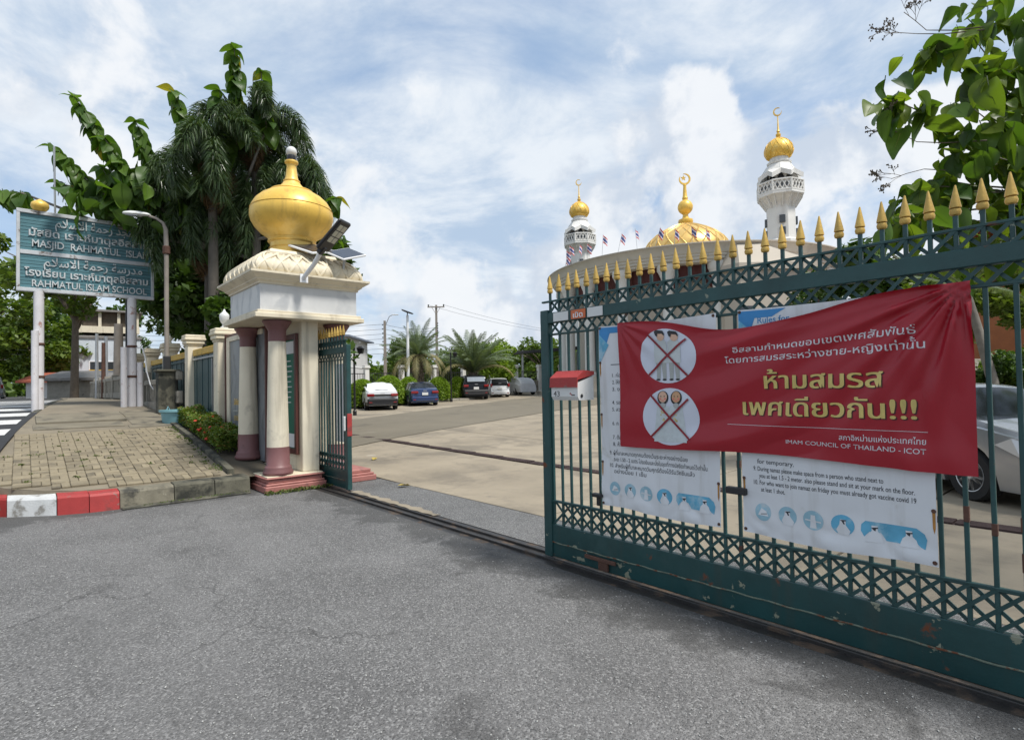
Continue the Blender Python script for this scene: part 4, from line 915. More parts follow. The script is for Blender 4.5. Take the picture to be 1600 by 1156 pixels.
# minarets
def minaret(label, x, y, z0):
    T = thing('minaret', label, 'minaret', (x, y, z0), rz=math.atan2(-x, y)+.10, group='white minarets of the mosque')
    T.scale = (.93, .93, 1); B = lambda: MB(); W = dict(world=False); ph = math.pi/8
    b = B(); b.lathe([(2.0, 0), (2.0, 3), (1.85, 3.2), (1.75, 16.6), (2.0, 16.9), (2.0, 17.2), (1.6, 17.4)], 8, phase=ph); b.build('lower_shaft', m_mosque, T, **W)
    b = B(); b.lathe([(1.62, 17.3), (1.6, 21.0), (1.72, 21.35), (2.15, 21.75), (2.5, 22.0)], 8, phase=ph); b.build('upper_shaft', m_mosque, T, **W)
    for k in range(16):
        w = 2*math.pi*k/16+ph; b = B(); b.prism([(1.55*math.cos(w), 1.55*math.sin(w), 20.8), (1.66*math.cos(w), 1.66*math.sin(w), 20.8), (2.42*math.cos(w), 2.45*math.sin(w), 21.9), (1.55*math.cos(w), 1.55*math.sin(w), 21.9)], (-.12*math.sin(w), .12*math.cos(w), 0)); b.build('bracket', m_mosque, T, **W)
    b = B(); b.lathe([(2.55, 21.95), (2.62, 22.05), (2.62, 22.3), (2.35, 22.3), (2.35, 23.3)], 8, phase=ph); b.build('balcony_floor', m_mosque, T, **W)
    b = B()
    for k in range(8):
        w0, w1 = 2*math.pi*k/8+ph, 2*math.pi*(k+1)/8+ph; r = 2.55
        p0, p1 = Vector((r*math.cos(w0), r*math.sin(w0), 0)), Vector((r*math.cos(w1), r*math.sin(w1), 0))
        for z in (22.35, 23.45): b.tube([p0+Vector((0, 0, z)), p1+Vector((0, 0, z))], .10, 6)
        b.tube([p0+Vector((0, 0, 22.3)), p0+Vector((0, 0, 23.5))], .11, 6)
        for i in range(4):
            q0, q1 = p0.lerp(p1, i/4), p0.lerp(p1, (i+1)/4)
            b.tube([q0+Vector((0, 0, 22.4)), q1+Vector((0, 0, 23.4))], .06, 5); b.tube([q1+Vector((0, 0, 22.4)), q0+Vector((0, 0, 23.4))], .06, 5)
    b.build('balcony_rail', m_mosque, T, **W)
    b = B(); b.lathe([(2.40, 22.3), (2.44, 23.4), (2.38, 23.45)], 8, phase=ph); b.build('balcony_wall', m_mosque, T, **W)
    b = B()
    for k in range(8):
        w = 2*math.pi*k/8; n_ = Vector((math.cos(w), math.sin(w), 0)); s_ = Vector((-math.sin(w), math.cos(w), 0)); c_ = n_*(2.44*math.cos(math.pi/8)+.01)
        for i in range(-1, 2):
            q = c_+s_*(i*.52)+Vector((0, 0, 22.9)); b.prism([q+s_*.2, q+Vector((0, 0, .28)), q-s_*.2, q-Vector((0, 0, .28))], n_*.02)
    b.build('balcony_holes', m_roomdark, T, **W)
    b = B(); b.lathe([(1.25, 22.3), (1.2, 25.6), (1.3, 25.7), (1.35, 25.9), (1.1, 26.0), (1.0, 26.5)], 16); b.build('lantern', m_mosque, T, **W)
    for k in range(8):                                # pointed dark openings
        w = 2*math.pi*k/8+ph*0; c_ = Vector((1.24*math.cos(w), 1.24*math.sin(w), 0)); s_ = Vector((-math.sin(w), math.cos(w), 0))
        b = B(); b.prism([c_+s_*.36+Vector((0, 0, 23.3)), c_-s_*.36+Vector((0, 0, 23.3)), c_-s_*.36+Vector((0, 0, 24.0)), c_+Vector((0, 0, 24.7)), c_+s_*.36+Vector((0, 0, 24.0))], c_*.05); b.build('opening', m_black, T, **W)
    for k in range(8):                                # lotus petals
        w = 2*math.pi*(k+.5)/8+ph*0; d_ = Vector((math.cos(w), math.sin(w), 0)); s_ = Vector((-math.sin(w), math.cos(w), 0)); Z = Vector((0, 0, 1))
        b = B(); P = lambda r, u, z: d_*r+s_*u+Z*z
        f0 = [P(1.25, -.55, 25.6), P(1.25, .55, 25.6), P(1.72, .80, 24.85), P(2.62, 0, 24.25), P(1.72, -.80, 24.85)]
        b.add(f0+[p*.985-Z*.14 for p in f0], [(0, 1, 2, 3, 4), (9, 8, 7, 6, 5)]+[(i, (i+1) % 5, 5+(i+1) % 5, 5+i) for i in range(5)]); b.build('petal', m_mosque, T, **W)
    pr_ = [(1.05, 26.4), (1.35, 26.6), (1.56, 27.0), (1.58, 27.35), (1.42, 27.8), (1.1, 28.2), (.65, 28.5), (.2, 28.72), (.1, 28.8)]
    b = B(); b.lathe(pr_, 36); d_ = b.build('gold_dome', m_gold, T, 60, world=False)
    ribs(pr_[:-1], (0, 0), 12, 1.2, .045).build('dome_ribs', m_gold, d_, 60, world=False)
    b = B(); b.lathe([(.12, 28.7), (.28, 28.9), (.28, 29.1), (.1, 29.25), (.2, 29.4), (.1, 29.6), (.05, 31.1), (.02, 31.2)], 14); b.build('finial', m_gold, T, 40, world=False)
    for z in (19.4, 18.1, 15.6, 12.4):
        for w in (-math.pi/2, 0, math.pi, math.pi/2):
            c_ = Vector((1.5*math.cos(w), 1.5*math.sin(w), z)); b = B(); b.box(c_*1.0+Vector((0, 0, 0)), (.62, .5, .8), rz=w+math.pi/2); b.build('window', m_roomdark, T, **W)
    return T
mn1 = minaret('nearer taller looking white minaret with gold cap to the right of the dome', -26.46, 62.5, -.6)
mn2 = minaret('farther white minaret with gold cap to the left of the dome', -55.8, 62.6, 0)
for T_ in (mn1, mn2):
    p = Vector((0, 0, 31.55)); vv = None
    b = MB(); n = 22; vs = []
    for i in range(n+1):
        w = .55+.4+(2*math.pi-.8)*i/n; hw = .14*max(0, math.sin(math.pi*i/n))**.8+.01
        for dy in (-.06, .06):
            for rr in (.42-hw/2, .42+hw/2): vs.append((rr*math.cos(w), dy, 31.6+rr*math.sin(w)))
    fs = []
    for i in range(n):
        a_, c_ = 4*i, 4*i+4; fs += [(a_, a_+1, c_+1, c_), (a_+2, c_+2, c_+3, a_+3), (a_, c_, c_+2, a_+2), (a_+1, a_+3, c_+3, c_+1)]
    b.add(vs, fs); b.build('crescent', m_gold, T_, world=False)
# flags round the mosque roof
m_fr = mat('flag_red', (.55, .06, .08), .7); m_fw = mat('flag_white', (.7, .7, .72), .7); m_fb = mat('flag_blue', (.08, .09, .28), .7)
def mk_flag():
    T = thing('flag', 'small striped flag', 'flag', (0, 0, 0)); W = dict(world=False)
    b = MB(); b.tube([(0, 0, -.5), (0, 0, 0), (.05, 0, 1.75)], .02, 5); b.build('pole', m_steel, T, **W)
    z0 = 1.05
    for k, (h0, h1, m) in enumerate(((0, .11, m_fr), (.11, .22, m_fw), (.22, .44, m_fb), (.44, .55, m_fw), (.55, .66, m_fr))):
        b = MB(); vs = []
        for i in range(6):
            x = i*.10; y = .06*math.sin(i*1.5); dz = -.075*i
            vs += [(x+.03, y, z0+h0+dz), (x+.03, y, z0+h1+dz)]
        b.add(vs, [(2*i, 2*i+2, 2*i+3, 2*i+1) for i in range(5)]); b.build('stripe', m, T, **W)
    return T
fl0 = mk_flag()
_c = 'small striped flag on the roof edge, '
fl_lab = [_c+t_ for t_ in ('lowest of the cluster left of the far minaret', 'middle one of the cluster beside the far minaret', 'topmost of the cluster beside the far minaret', 'in front of the far minaret shaft left side', 'in front of the far minaret shaft right side', 'first one right of the far minaret', 'second one right of the far minaret', 'third one right of the far minaret', 'third one left of the dome finial', 'nearest left of the dome finial', 'just right of the dome finial ball', 'last one over the right dome slope')]
fl_angles = [(-114.0, 12.17), (-111.4, 12.53), (-107.8, 12.77), (-102.7, 12.73), (-96.8, 12.39), (-89.2, 12.75), (-82.4, 12.61), (-75.1, 12.65), (-68.9, 12.48), (-62.6, 12.22), (-56.7, 12.22), (-51.9, 12.05)]
for q, (a, zf_) in enumerate(fl_angles):
    f = fl0 if q == 0 else copy_tree(fl0)
    a_ = R(a); f.location = (MC.x+11.9*math.cos(a_), MC.y+11.9*math.sin(a_), zf_-1.45); f.rotation_euler = (rnd.uniform(-.12, .12), rnd.uniform(-.05, .3), YAW+rnd.uniform(-.9, .7))
    f.scale = (.72, .72, .85)
    tag(f, fl_lab[q], 'flag', 'flags along the mosque roof edge')

# ================================================================== FENCE, NAME WALL, HEDGE
def pillar(name, x, zt, lab, finial=None, w=.32):
    T = thing(name, lab, 'fence pillar', (x, 3.12, zs(x)-.1), group='cream fence pillars')
    b = MB(); z0 = zs(x)-.5; b.box((x, 3.12, (z0+zt-.28)/2), (w, w, zt-.28-z0), bev=.012); b.build('shaft', m_cream, T)
    b = MB()
    for z, h, e in ((zt-.265, .05, .04), (zt-.20, .09, .09), (zt-.125, .07, .14), (zt-.06, .08, .11)): b.box((x, 3.12, z), (w+e, w+e, h), bev=.018)
    b.build('cap', m_creamtrim, T)
    if finial == 'globe':
        b = MB(); b.lathe([(.07, zt-.02), (.075, zt+.02), (.04, zt+.04), (.035, zt+.08), (.06, zt+.11), (.085, zt+.16), (.095, zt+.23), (.09, zt+.28), (.06, zt+.31), (.03, zt+.34), (.012, zt+.39)], 20, (x, 3.12, 0)); b.build('lamp_finial', m_offwhite, T, 50)
    if finial == 'bud':
        b = MB(); b.lathe([(.05, zt-.02), (.03, zt+.05), (.06, zt+.08), (.065, zt+.13), (.03, zt+.17), (.005, zt+.22)], 14, (x, 3.12, 0)); b.box((x, 3.12, zt+.09), (.20, .03, .03)); b.build('finial', m_cream, T, 50)
    return T
pillar('fence_pillar', -12.5, 2.83, 'cream fence pillar with white globe lamp beside the name wall', 'globe', .34)
pillar('fence_pillar', -15.25, 2.92, 'plain cream fence pillar above the blue tub')
pillar('fence_pillar', -18.1, 2.92, 'cream fence pillar with bud finial behind the street lamp', 'bud')
for x, l_ in ((-21, 'nearest of the pillars'), (-23.8, 'middle one of the pillars'), (-26.6, 'farthest of the pillars')): pillar('fence_pillar', x, 2.95, 'cream fence pillar, '+l_+' half hidden behind bridge railing')
px_ = [-12.5, -15.25, -18.1, -21, -23.8, -26.6]
for q, (a, c_) in enumerate(zip(px_[:-1], px_[1:])):
    xm, w = (a+c_)/2, abs(a-c_)-.34; z0 = zs(xm)-.15
    T = thing('fence_panel', ['green sheet fence panel with yellow top rail behind flowering hedge', 'green sheet fence panel with yellow top rail left of plain pillar', 'green sheet fence panel behind the street lamp pedestal', 'dark fence panel past the street lamp, before the middle hidden pillar', 'dark fence panel farthest along, ending at the last hidden pillar'][q], 'fence', (xm, 3.12, z0), group='fence panels between cream pillars')
    b = MB(); b.box((xm, 3.12, 2.46), (w, .10, .15), bev=.01); b.build('top_rail', m_yellow, T)
    nsl = 9
    for k in range(nsl):
        b = MB(); b.box((xm-w/2+(k+.5)*w/nsl, 3.10+.012*(k % 2), (z0+2.38)/2), (w/nsl-.004, .018, 2.37-z0), bev=.003); b.build('sheet', m_fencegreen, T)
    b = MB()
    for z in (z0+.3, 2.30): b.box((xm, 3.07, z), (w, .03, .04))
    b.box((xm+w*.28, 3.06, (z0+2.3)/2), (.035, .035, 2.2-z0)); b.build('frame', m_steel if q == 0 else m_fencegreen, T)
# name wall
nw = thing('name_wall', 'grey marble name wall with brown edge and gold emblem by pillar', 'wall', (-11, 3.12, .3))
b = MB(); b.box((-11.1, 3.165, 1.47), (2.46, .13, 2.26), bev=.006); b.build('slab', m_marbled, nw)
b = MB(); b.box((-9.85, 3.165, 1.48), (.045, .17, 2.30), bev=.004); b.box((-12.28, 3.085, 1.50), (.05, .03, 2.34), bev=.004); b.box((-11.08, 3.165, 2.63), (2.5, .17, .05), bev=.004); b.build('edge_trim', m_brown, nw)
b = MB(); b.box((-12.1, 3.09, 1.5), (.2, .03, 2.2), bev=.004); b.box((-11.0, 3.09, 2.56), (2.0, .03, .09), bev=.004); b.build('cream_border', m_cream, nw)
b = MB()
b.lathe([(.26, 0), (.27, .012), (.24, .03), (.02, .035)], 32); b.v = [(-10.95+v[0], 3.095-v[2], 2.12+v[1]) for v in b.v]; b.build('emblem', m_gold, nw, 40)
for s, z, x0, x1 in (('มัสยิด', 1.28, -11.75, -11.45), ('เราะห์มาตุล', .98, -11.75, -11.3)): print_text(s, x0, x1, z, .16, flatw(3.096), 1, m_gold, nw, .01)
b = MB(); b.box((-11.62, 3.092, 1.16), (.30, .012, .03)); b.build('gold_line', m_steel, nw)

# ---- leaf clouds
def leaf_quads(centres, size, flat=.35, aspect=1.9, seed=1, droop=0.0):
    g_ = np.random.default_rng(seed); n = len(centres); C = np.asarray(centres, float)
    N = g_.normal(size=(n, 3)); N[:, 2] = np.abs(N[:, 2])+flat; N /= np.linalg.norm(N, axis=1)[:, None]
    T = g_.normal(size=(n, 3)); T[:, 2] -= droop; T -= N*(T*N).sum(1)[:, None]; T /= np.linalg.norm(T, axis=1)[:, None]
    B = np.cross(N, T); s = size*g_.uniform(.65, 1.35, n)[:, None]
    V = np.stack([C-T*s*aspect*.5, C+B*s*.5+N*s*.10, C+T*s*aspect*.5-N*s*.18, C-B*s*.5+N*s*.10], 1).reshape(-1, 3)
    F = np.arange(4*n).reshape(-1, 4); return V, F
def clump_points(n, clumps, seed, shell=.55):
    g_ = np.random.default_rng(seed); w = np.array([c[3]**2 for c in clumps]); w /= w.sum(); idx = g_.choice(len(clumps), n, p=w)
    d = g_.normal(size=(n, 3)); d /= np.linalg.norm(d, axis=1)[:, None]; rr = (g_.uniform(shell**3, 1, n))**(1/3)
    rr *= g_.uniform(.8, 1.12, n)
    C = np.array([c[:3] for c in clumps])[idx]; r = np.array([c[3] for c in clumps])[idx]
    return C+d*(rr*r)[:, None]*np.array([1, 1, .8])
def crown_clumps(rx, ry, rz, n, r0, r1, seed):
    g_ = random.Random(seed); out = []
    while len(out) < n:
        p = Vector((g_.uniform(-1, 1), g_.uniform(-1, 1), g_.uniform(-1, 1)))
        if .35 < p.length < 1: out.append((p.x*rx, p.y*ry, p.z*rz, g_.uniform(r0, r1)))
    return out
CROWN = {}
def crown_mesh(key, m, n, rx, ry, rz, nc, r0, r1, size, seed, aspect=1.8):
    if key not in CROWN:
        V, F = leaf_quads(clump_points(n, crown_clumps(rx, ry, rz, nc, r0, r1, seed), seed+5), size, .4, aspect, seed+9); CROWN[key] = np_mesh('crown', V, F, m)
    return CROWN[key]
TRUNK = {}
def trunk_mesh(key, h, r, spread, m, seed):
    if key not in TRUNK:
        g_ = random.Random(seed); b = MB(); top = Vector((g_.uniform(-.1, .1)*h, g_.uniform(-.1, .1)*h, h*.55))
        b.tube([(0, 0, -.4), (0, 0, .1), top*.5+Vector((.02*h, 0, 0)), top], [r*1.3, r*1.05, r*.85, r*.7], 10)
        for k in range(6):
            a = 2*math.pi*k/6+g_.uniform(-.4, .4); e = top+Vector((math.cos(a)*spread*.8, math.sin(a)*spread*.8, h*g_.uniform(.25, .5)))
            mid = top.lerp(e, .5)+Vector((0, 0, h*.06)); b.tube([top-Vector((0, 0, .15*h*g_.random())), mid, e], [r*.5, r*.35, r*.12], 7)
        TRUNK[key] = b.mesh('trunk', m, 60)
    return TRUNK[key]
def tree(name, label, x, y, z, h, cz, key, m, n=2600, rx=2.5, ry=2.5, rz=2, nc=24, r0=.5, r1=1., size=.16, s=1., rz_=0, group=None, bark=None, seed=1, tr=.16):
    T = thing(name, label, 'tree', (x, y, z), rz_, group)
    link('trunk', trunk_mesh((key, round(h, 1)), h, tr, rx, bark or m_bark, seed), T)
    link('crown', crown_mesh(key, m, n, rx, ry, rz, nc, r0, r1, size, seed), T, (0, 0, cz), (0, 0, 0), (s, s, s)); return T
# street trees on the left, beyond the sign
tree('street_tree', 'leafy street tree with bare straight trunk beyond the sign posts', -37.9, 2.1, 1.1, 9.5, 7.3, 'street_a', l_mid, 6500, 3.8, 3.8, 2.3, 34, .5, 1.2, .20, seed=3, tr=.20)
tree('street_tree', 'bright green street tree at the far left edge above the road', -52, -3.0, 1.1, 6, 5.8, 'street_b', l_mid, 6000, 4.2, 4.2, 3.0, 34, .6, 1.3, .24, seed=4, tr=.25)
tree('street_tree', 'broad low street tree between the road and red roofed stall', -56, 1.2, 1.1, 5, 3.9, 'street_c', l_mid, 5000, 3.8, 3.8, 2.4, 30, .6, 1.2, .24, seed=6, tr=.22)
tree('street_tree', 'darker street tree behind the sign board centre', -46, 9.5, .6, 8, 7.6, 'street_d', l_dark, 6000, 3.8, 3.8, 2.9, 34, .6, 1.2, .22, seed=8, tr=.25)
tree('street_tree', 'far pale street tree closing the road at the left', -78, -1.5, 1.1, 7, 5.5, 'street_b', l_mid, seed=4, s=1.3, rx=4, tr=.3)
tree('street_tree', 'dark street tree standing left of the far white house', -72, 4.5, 1, 8, 6.5, 'street_d', l_dark, s=1.3, seed=8, rx=4, tr=.3)
# dense trees inside the fence behind the palms
tree('dense_tree', 'dense dark tree behind the palms above the fence', -20.8, 5.4, .5, 7.2, 5.2, 'dense_a', l_dark, 11000, 2.6, 2.6, 3.0, 40, .5, 1.0, .18, seed=12, tr=.22)
tree('dense_tree', 'dense dark tree behind the street lamp', -23.5, 5.4, .5, 7.5, 5.6, 'dense_b', l_dark, 8000, 2.5, 2.5, 2.6, 40, .5, 1.0, .18, seed=14, tr=.22)
tree('dense_tree', 'dense dark tree right behind the gold dome pillar', -17.8, 6.6, .3, 6.6, 4.6, 'dense_c', l_dark, 9000, 1.7, 1.7, 2.9, 34, .45, .8, .16, seed=16, tr=.2)
tree('dense_tree', 'dense low tree between sign board and fence', -27.6, 5.9, .5, 6.5, 4.6, 'dense_b', l_dark, seed=14, s=.9, rx=2.4, rz_=1.1, tr=.2)

# ---- big leaved teak trees
def teak_leaf(name, m, seed):
    g_ = random.Random(seed); b = MB(); n = 8; vs = []
    for i in range(n+1):
        t_ = i/n; w = .33*math.sin(math.pi*min(1, t_*.93+.04)**.82); z = -.42*t_*t_+.03*math.sin(7*t_+seed); y = t_-.10*t_*t_
        fold = .22+.06*math.sin(5*t_)
        vs += [(-w, y, z+w*fold+.02*math.sin(9*t_+seed)), (-w*.5, y, z+w*.10*fold), (0, y, z-.01), (w*.5, y, z+w*.10*fold), (w, y, z+w*fold-.02*math.sin(8*t_+seed))]
    b.add(vs, [(5*i+k, 5*i+k+1, 5*i+k+6, 5*i+k+5) for i in range(n) for k in range(4)])
    b.tube([(0, -.12, .02), (0, .3, -.04), (0, .7, -.2)], [.012, .01, .005], 4); return b.mesh(name, m, 70)
TL = [teak_leaf('leaf', l_teak, s) for s in (1, 2, 3)]; TLd = [teak_leaf('leaf', l_teak2, s) for s in (4, 5, 6)]
def leaf_rot(d, roll):
    q = Vector(d).to_track_quat('Y', 'Z'); return (q.to_matrix() @ Matrix.Rotation(roll, 3, 'Y')).to_euler()
def bake(parts, name, m, parent):
    V, F, off = [], [], 0
    for me, loc, rot, s in parts:
        co = np.empty(len(me.vertices)*3, np.float32); me.vertices.foreach_get('co', co); co = co.reshape(-1, 3)
        mt = np.array(rot.to_matrix()); V.append(co @ mt.T*s+np.array(loc)); F += [tuple(i+off for i in p.vertices) for p in me.polygons]; off += len(co)
    me = bpy.data.meshes.new(name); me.from_pydata(np.concatenate(V).tolist(), [], F); me.materials.append(m)
    me.polygons.foreach_set('use_smooth', [True]*len(F)); o = link(name, me, parent); o['kind'] = 'stuff'; return o
def teak(name, label, base, fork, shoots, loose, leafset, size, m, n_parts=300, twig=.018, trunk_r=.13):
    T = thing(name, label, 'tree', base); O = Vector(base); g_ = random.Random(5); L = []
    b = MB(); b.tube([base, Vector(base).lerp(Vector(fork), .5)+Vector((.1, .05, 0)), fork], [trunk_r*1.25, trunk_r, trunk_r*.8], 12); b.build('trunk', m_barkgrey, T, 60)
    for a, c_, nl in shoots:
        a, c_ = Vector(a), Vector(c_); ln = (c_-a).length
        b = MB(); b.tube([fork, Vector(fork).lerp(a, .6)+Vector((0, 0, -.2)), a, a.lerp(c_, .5)+Vector((g_.uniform(-.03, .03),)*3), c_], [trunk_r*.5, .045, twig*1.5, twig, twig*.5], 7); b.build('branch', m_barkgrey, T, 60)
        for i in range(nl):
            t_ = .02+.98*i/(nl-1); p = a.lerp(c_, t_); ph = i*1.57+g_.uniform(-.4, .4)
            for s_ in (0, math.pi/2, math.pi, math.pi*1.5):
                d = Vector((math.cos(ph+s_), math.sin(ph+s_), g_.uniform(-1.4, -.45) if t_ < .93 else g_.uniform(-.6, .4)))
                L.append((p, d, size*g_.uniform(.8, 1.15)*(1-.30*t_)))
    extra = []
    for x, y, z, r, n in loose:
        for _ in range(abs(n)):
            p = Vector((x, y, z))+Vector((g_.gauss(0, .5), g_.gauss(0, .5), g_.gauss(0, .45)))*r
            (L if n > 0 else extra).append((p, Vector((g_.uniform(-1, 1), g_.uniform(-1, 1), g_.uniform(-1.5, .0))), size*g_.choice((.45, .7, .9, 1.0, 1.15, 1.3))))
    cp = cam.matrix_world.translation
    dist = sorted(range(len(L)), key=lambda i: -L[i][2]/(L[i][0]-cp).length); rest_ = []
    for q, i in enumerate(dist):
        p, d, s_ = L[i]; me = leafset[i % len(leafset)]; rot = leaf_rot(d, g_.uniform(-.7, .7))
        if q < n_parts: link('leaf', me, T, p-O, rot, (s_*g_.uniform(.78, 1.15), s_, s_*g_.uniform(.5, 1.5)))
        else: rest_.append((me, p-O, rot, s_))
    for i, (p, d, s_) in enumerate(extra): rest_.append((leafset[i % len(leafset)], p-O, leaf_rot(d, g_.uniform(-.7, .7)), s_))
    if rest_: bake(rest_, 'leaves', m, T)
    return T
SH = [((-18.0, 1.65, 8.16), (-18.13, 1.01, 9.19), 7), ((-18.2, 1.46, 6.93), (-18.5, 0.62, 7.92), 8), ((-17.88, 1.85, 6.42), (-18.45, 0.71, 7.01), 8), ((-19.3, -0.0, 6.8), (-19.73, -0.74, 6.88), 5),
      ((-17.48, 2.29, 6.83), (-17.66, 1.58, 8.14), 9), ((-17.13, 2.67, 7.46), (-17.1, 2.2, 8.54), 8), ((-16.46, 3.43, 7.72), (-16.43, 2.95, 9.29), 9), ((-15.69, 4.28, 8.26), (-15.38, 4.12, 10.35), 13),
      ((-15.9, 4.07, 7.73), (-15.66, 3.83, 9.29), 9), ((-15.2, 4.84, 8.42), (-14.94, 4.64, 9.76), 7), ((-17.72, 2.04, 6.13), (-17.71, 1.56, 7.36), 8), ((-14.6, 5.9, 6.2), (-13.85, 6.14, 6.5), 5),
      ((-14.6, 5.91, 4.95), (-13.85, 6.13, 5.43), 5), ((-17.21, 2.61, 6.62), (-17.43, 1.87, 7.55), 8), ((-16.19, 3.75, 7.26), (-16.15, 3.3, 8.51), 8)]
teak('teak_tree', 'big leaved teak tree with upright leafy shoots behind the sign board', (-16.9, 4.1, .4), (-16.7, 3.9, 5.4), SH,
     [(-17.2, 2.8, 6.6, .9, 60), (-16.9, 4.0, 5.9, .7, 40), (-17.5, 2.3, 7.0, .6, 40), (-18.0, 1.2, 6.5, .5, 16)], TL, .58, l_teak)
CL = [(-2.53, 10.04, 5.72, 0.39), (-2.27, 10.49, 5.61, 0.4), (-2.19, 10.85, 6.66, 0.46), (-1.8, 11.43, 6.96, 0.46), (-1.7, 11.42, 6.39, 0.46), (-1.42, 12.16, 7.28, 0.58), (-1.3, 11.88, 6.28, 0.51), (-1.76, 10.92, 5.6, 0.44), (-1.42, 11.16, 5.4, 0.48), (-1.9, 10.78, 5.11, 0.34), (-1.6, 10.98, 4.82, 0.48), (-1.27, 11.21, 4.63, 0.48), (-2.34, 10.14, 4.36, 0.39), (-2.11, 10.56, 4.48, 0.44), (-1.83, 10.89, 4.28, 0.49), (-1.5, 11.13, 4.04, 0.48), (-1.32, 11.35, 3.65, 0.44), (-1.93, 10.94, 3.82, 0.4), (-2.4, 9.8, 3.87, 0.28), (-1.66, 11.41, 3.58, 0.45), (-0.97, 12.4, 6.53, 0.82), (-0.95, 12.48, 4.99, 0.82), (-0.68, 13.44, 4.06, 0.96), (-0.98, 12.95, 7.82, 0.96), (-0.48, 13.88, 6.3, 0.98), (-1.62, 12.22, 7.84, 0.48)]
rs = []
FK = Vector((-.47, 13.97, 4.33))
for (x, y, z, r) in CL[:20]: rs.append((FK.lerp(Vector((x, y, z)), .55)+Vector((0, 0, .15)), (x, y, z+.1), 3))
teak('teak_tree', 'teak tree with large hanging leaves reaching in above the gate spikes', (-.51, 14.35, .1), FK, rs,
     [(x, y, z, r, 11 if r < .7 else 26) for x, y, z, r in CL]+[(1.5, 10, 6.2, 1.2, -90), (2.8, 11.5, 6.8, 1.4, -90), (1.2, 8.0, 6.4, 1.1, -80), (3.2, 9, 6.8, 1.4, -90), (.6, 12.5, 6.5, 1.2, -80), (2.2, 13.5, 7.2, 1.5, -90), (2.4, 6.4, 6.6, 1.1, -80)], TLd+TL[:1], .44, l_teak2, twig=.012, trunk_r=.16)
# dry seed sprays at the tips
sd0 = bpy.data.objects['teak_tree.001']
for c_, d_ in (((-2.35, 10.8, 7.05), (-.5, -.35, .12)), ((-2.25, 10.9, 7.1), (-.3, -.3, .4)), ((-2.3, 10.3, 5.15), (-.3, -.2, .25)), ((-2.25, 10.45, 4.75), (-.35, -.25, -.1))):
    b = MB(); g_ = random.Random(str(c_))
    def br(p, d, l, k):
        e = p+d*l; b.tube([p, p.lerp(e, .5)+Vector((0, 0, .01)), e], .0035 if k else .006, 3, cap=False)
        if k < 4:
            for _ in range(3): br(p.lerp(e, g_.uniform(.35, 1)), (d+Vector((g_.uniform(-.8, .8), g_.uniform(-.8, .8), g_.uniform(-.6, .8)))).normalized(), l*.55, k+1)
        else: b.box(e, (.014, .014, .018))
    cv = Vector(c_); b.tube([cv, cv+Vector((.3, .22, -.06)), cv+Vector((.75, .5, -.1))], [.006, .009, .012], 5)
    br(Vector(c_), Vector(d_).normalized(), .46, 0); b.build('seed_spray', m_bark, sd0)

# ---- palms
def foxtail(seed):
    g_ = random.Random(seed); b = MB(); pts = []; p = Vector((0, 0, 0)); a = R(g_.uniform(40, 60)); n = 26; L_ = 2.3
    for i in range(n+1):
        pts.append(p.copy()); p = p+Vector((math.cos(a), 0, math.sin(a)))*L_/n; a -= R(4.6+1.6*i/n)
    b.tube(pts, [.028*(1-.8*i/n)+.004 for i in range(n+1)], 5)
    for i in range(3, n*6):
        t_ = i/(n*6); k = min(int(t_*n), n-1); q = pts[k].lerp(pts[k+1], t_*n-k); tg = (pts[k+1]-pts[k]).normalized()
        sd2 = Vector((0, 1, 0)); up2 = tg.cross(sd2)*-1
        for _ in range(4):
            w = g_.uniform(0, 2*math.pi); d = (sd2*math.cos(w)+up2*math.sin(w)+tg*.75).normalized(); l = g_.uniform(.38, .66)*(1-.40*t_)*(.55+min(1, t_*4)*.45)
            wv = d.cross(Vector((g_.uniform(-1, 1), g_.uniform(-1, 1), g_.uniform(-1, 1)))).normalized()*g_.uniform(.010, .016)
            m1 = q+d*l*.55; e = q+d*l+Vector((0, 0, -.45*l)); b.add([q-wv*.5, q+wv*.5, m1+wv, m1-wv, e], [(0, 1, 2, 3), (3, 2, 4)])
    return b.mesh('frond', l_palm)
FX = [foxtail(s) for s in (1, 2, 3)]
FXd = FX[0].copy(); FXd.materials.clear(); FXd.materials.append(leaf_mat('dead_frond', (.10, .06, .03), (.19, .12, .06), .15, .7))
def foxtail_palm(label, x, y, z0, zc_, n, s, seed):
    T = thing('foxtail_palm', label, 'palm tree', (x, y, z0), 0, 'foxtail palms behind the fence'); g_ = random.Random(seed); h = zc_-z0
    b = MB(); b.tube([(x, y, z0-.3), (x, y, z0+h*.4), (x+.03, y, zc_-.5)], [.15, .13, .11], 12); b.build('trunk', m_palmbark, T, 60)
    b = MB(); b.tube([(x+.03, y, zc_-.55), (x+.03, y, zc_-.1), (x+.03, y, zc_+.05)], [.10, .10, .05], 12); b.build('crownshaft', m_greenboard if False else l_palm, T, 60)
    for k in range(3): link('frond', FXd, T, (.03, 0, h-.25), (0, R(66+6*k), seed+k*2.1), (s*.75,)*3)
    for k in range(n):
        link('frond', FX[k % 3], T, (.03, 0, h-.05+g_.uniform(-.15, .1)), (g_.uniform(-.2, .2), R(g_.uniform(-22, 52)), 2*math.pi*k*.382+g_.uniform(-.2, .2)), (s*g_.uniform(.85, 1.1),)*3)
    return T
foxtail_palm('foxtail palm with drooping bushy fronds nearest the sign board', -16.05, 3.75, .3, 7.8, 15, .92, 1)
foxtail_palm('tallest foxtail palm rising above the others left of the gold dome', -15.85, 4.75, .3, 8.75, 16, .80, 2)
foxtail_palm('foxtail palm arching out to the right behind gold dome spire', -15.95, 5.8, .3, 7.7, 13, .88, 3)
foxtail_palm('low foxtail palm with fronds hanging over the sign corner', -17.15, 3.9, .3, 6.35, 17, .98, 9)
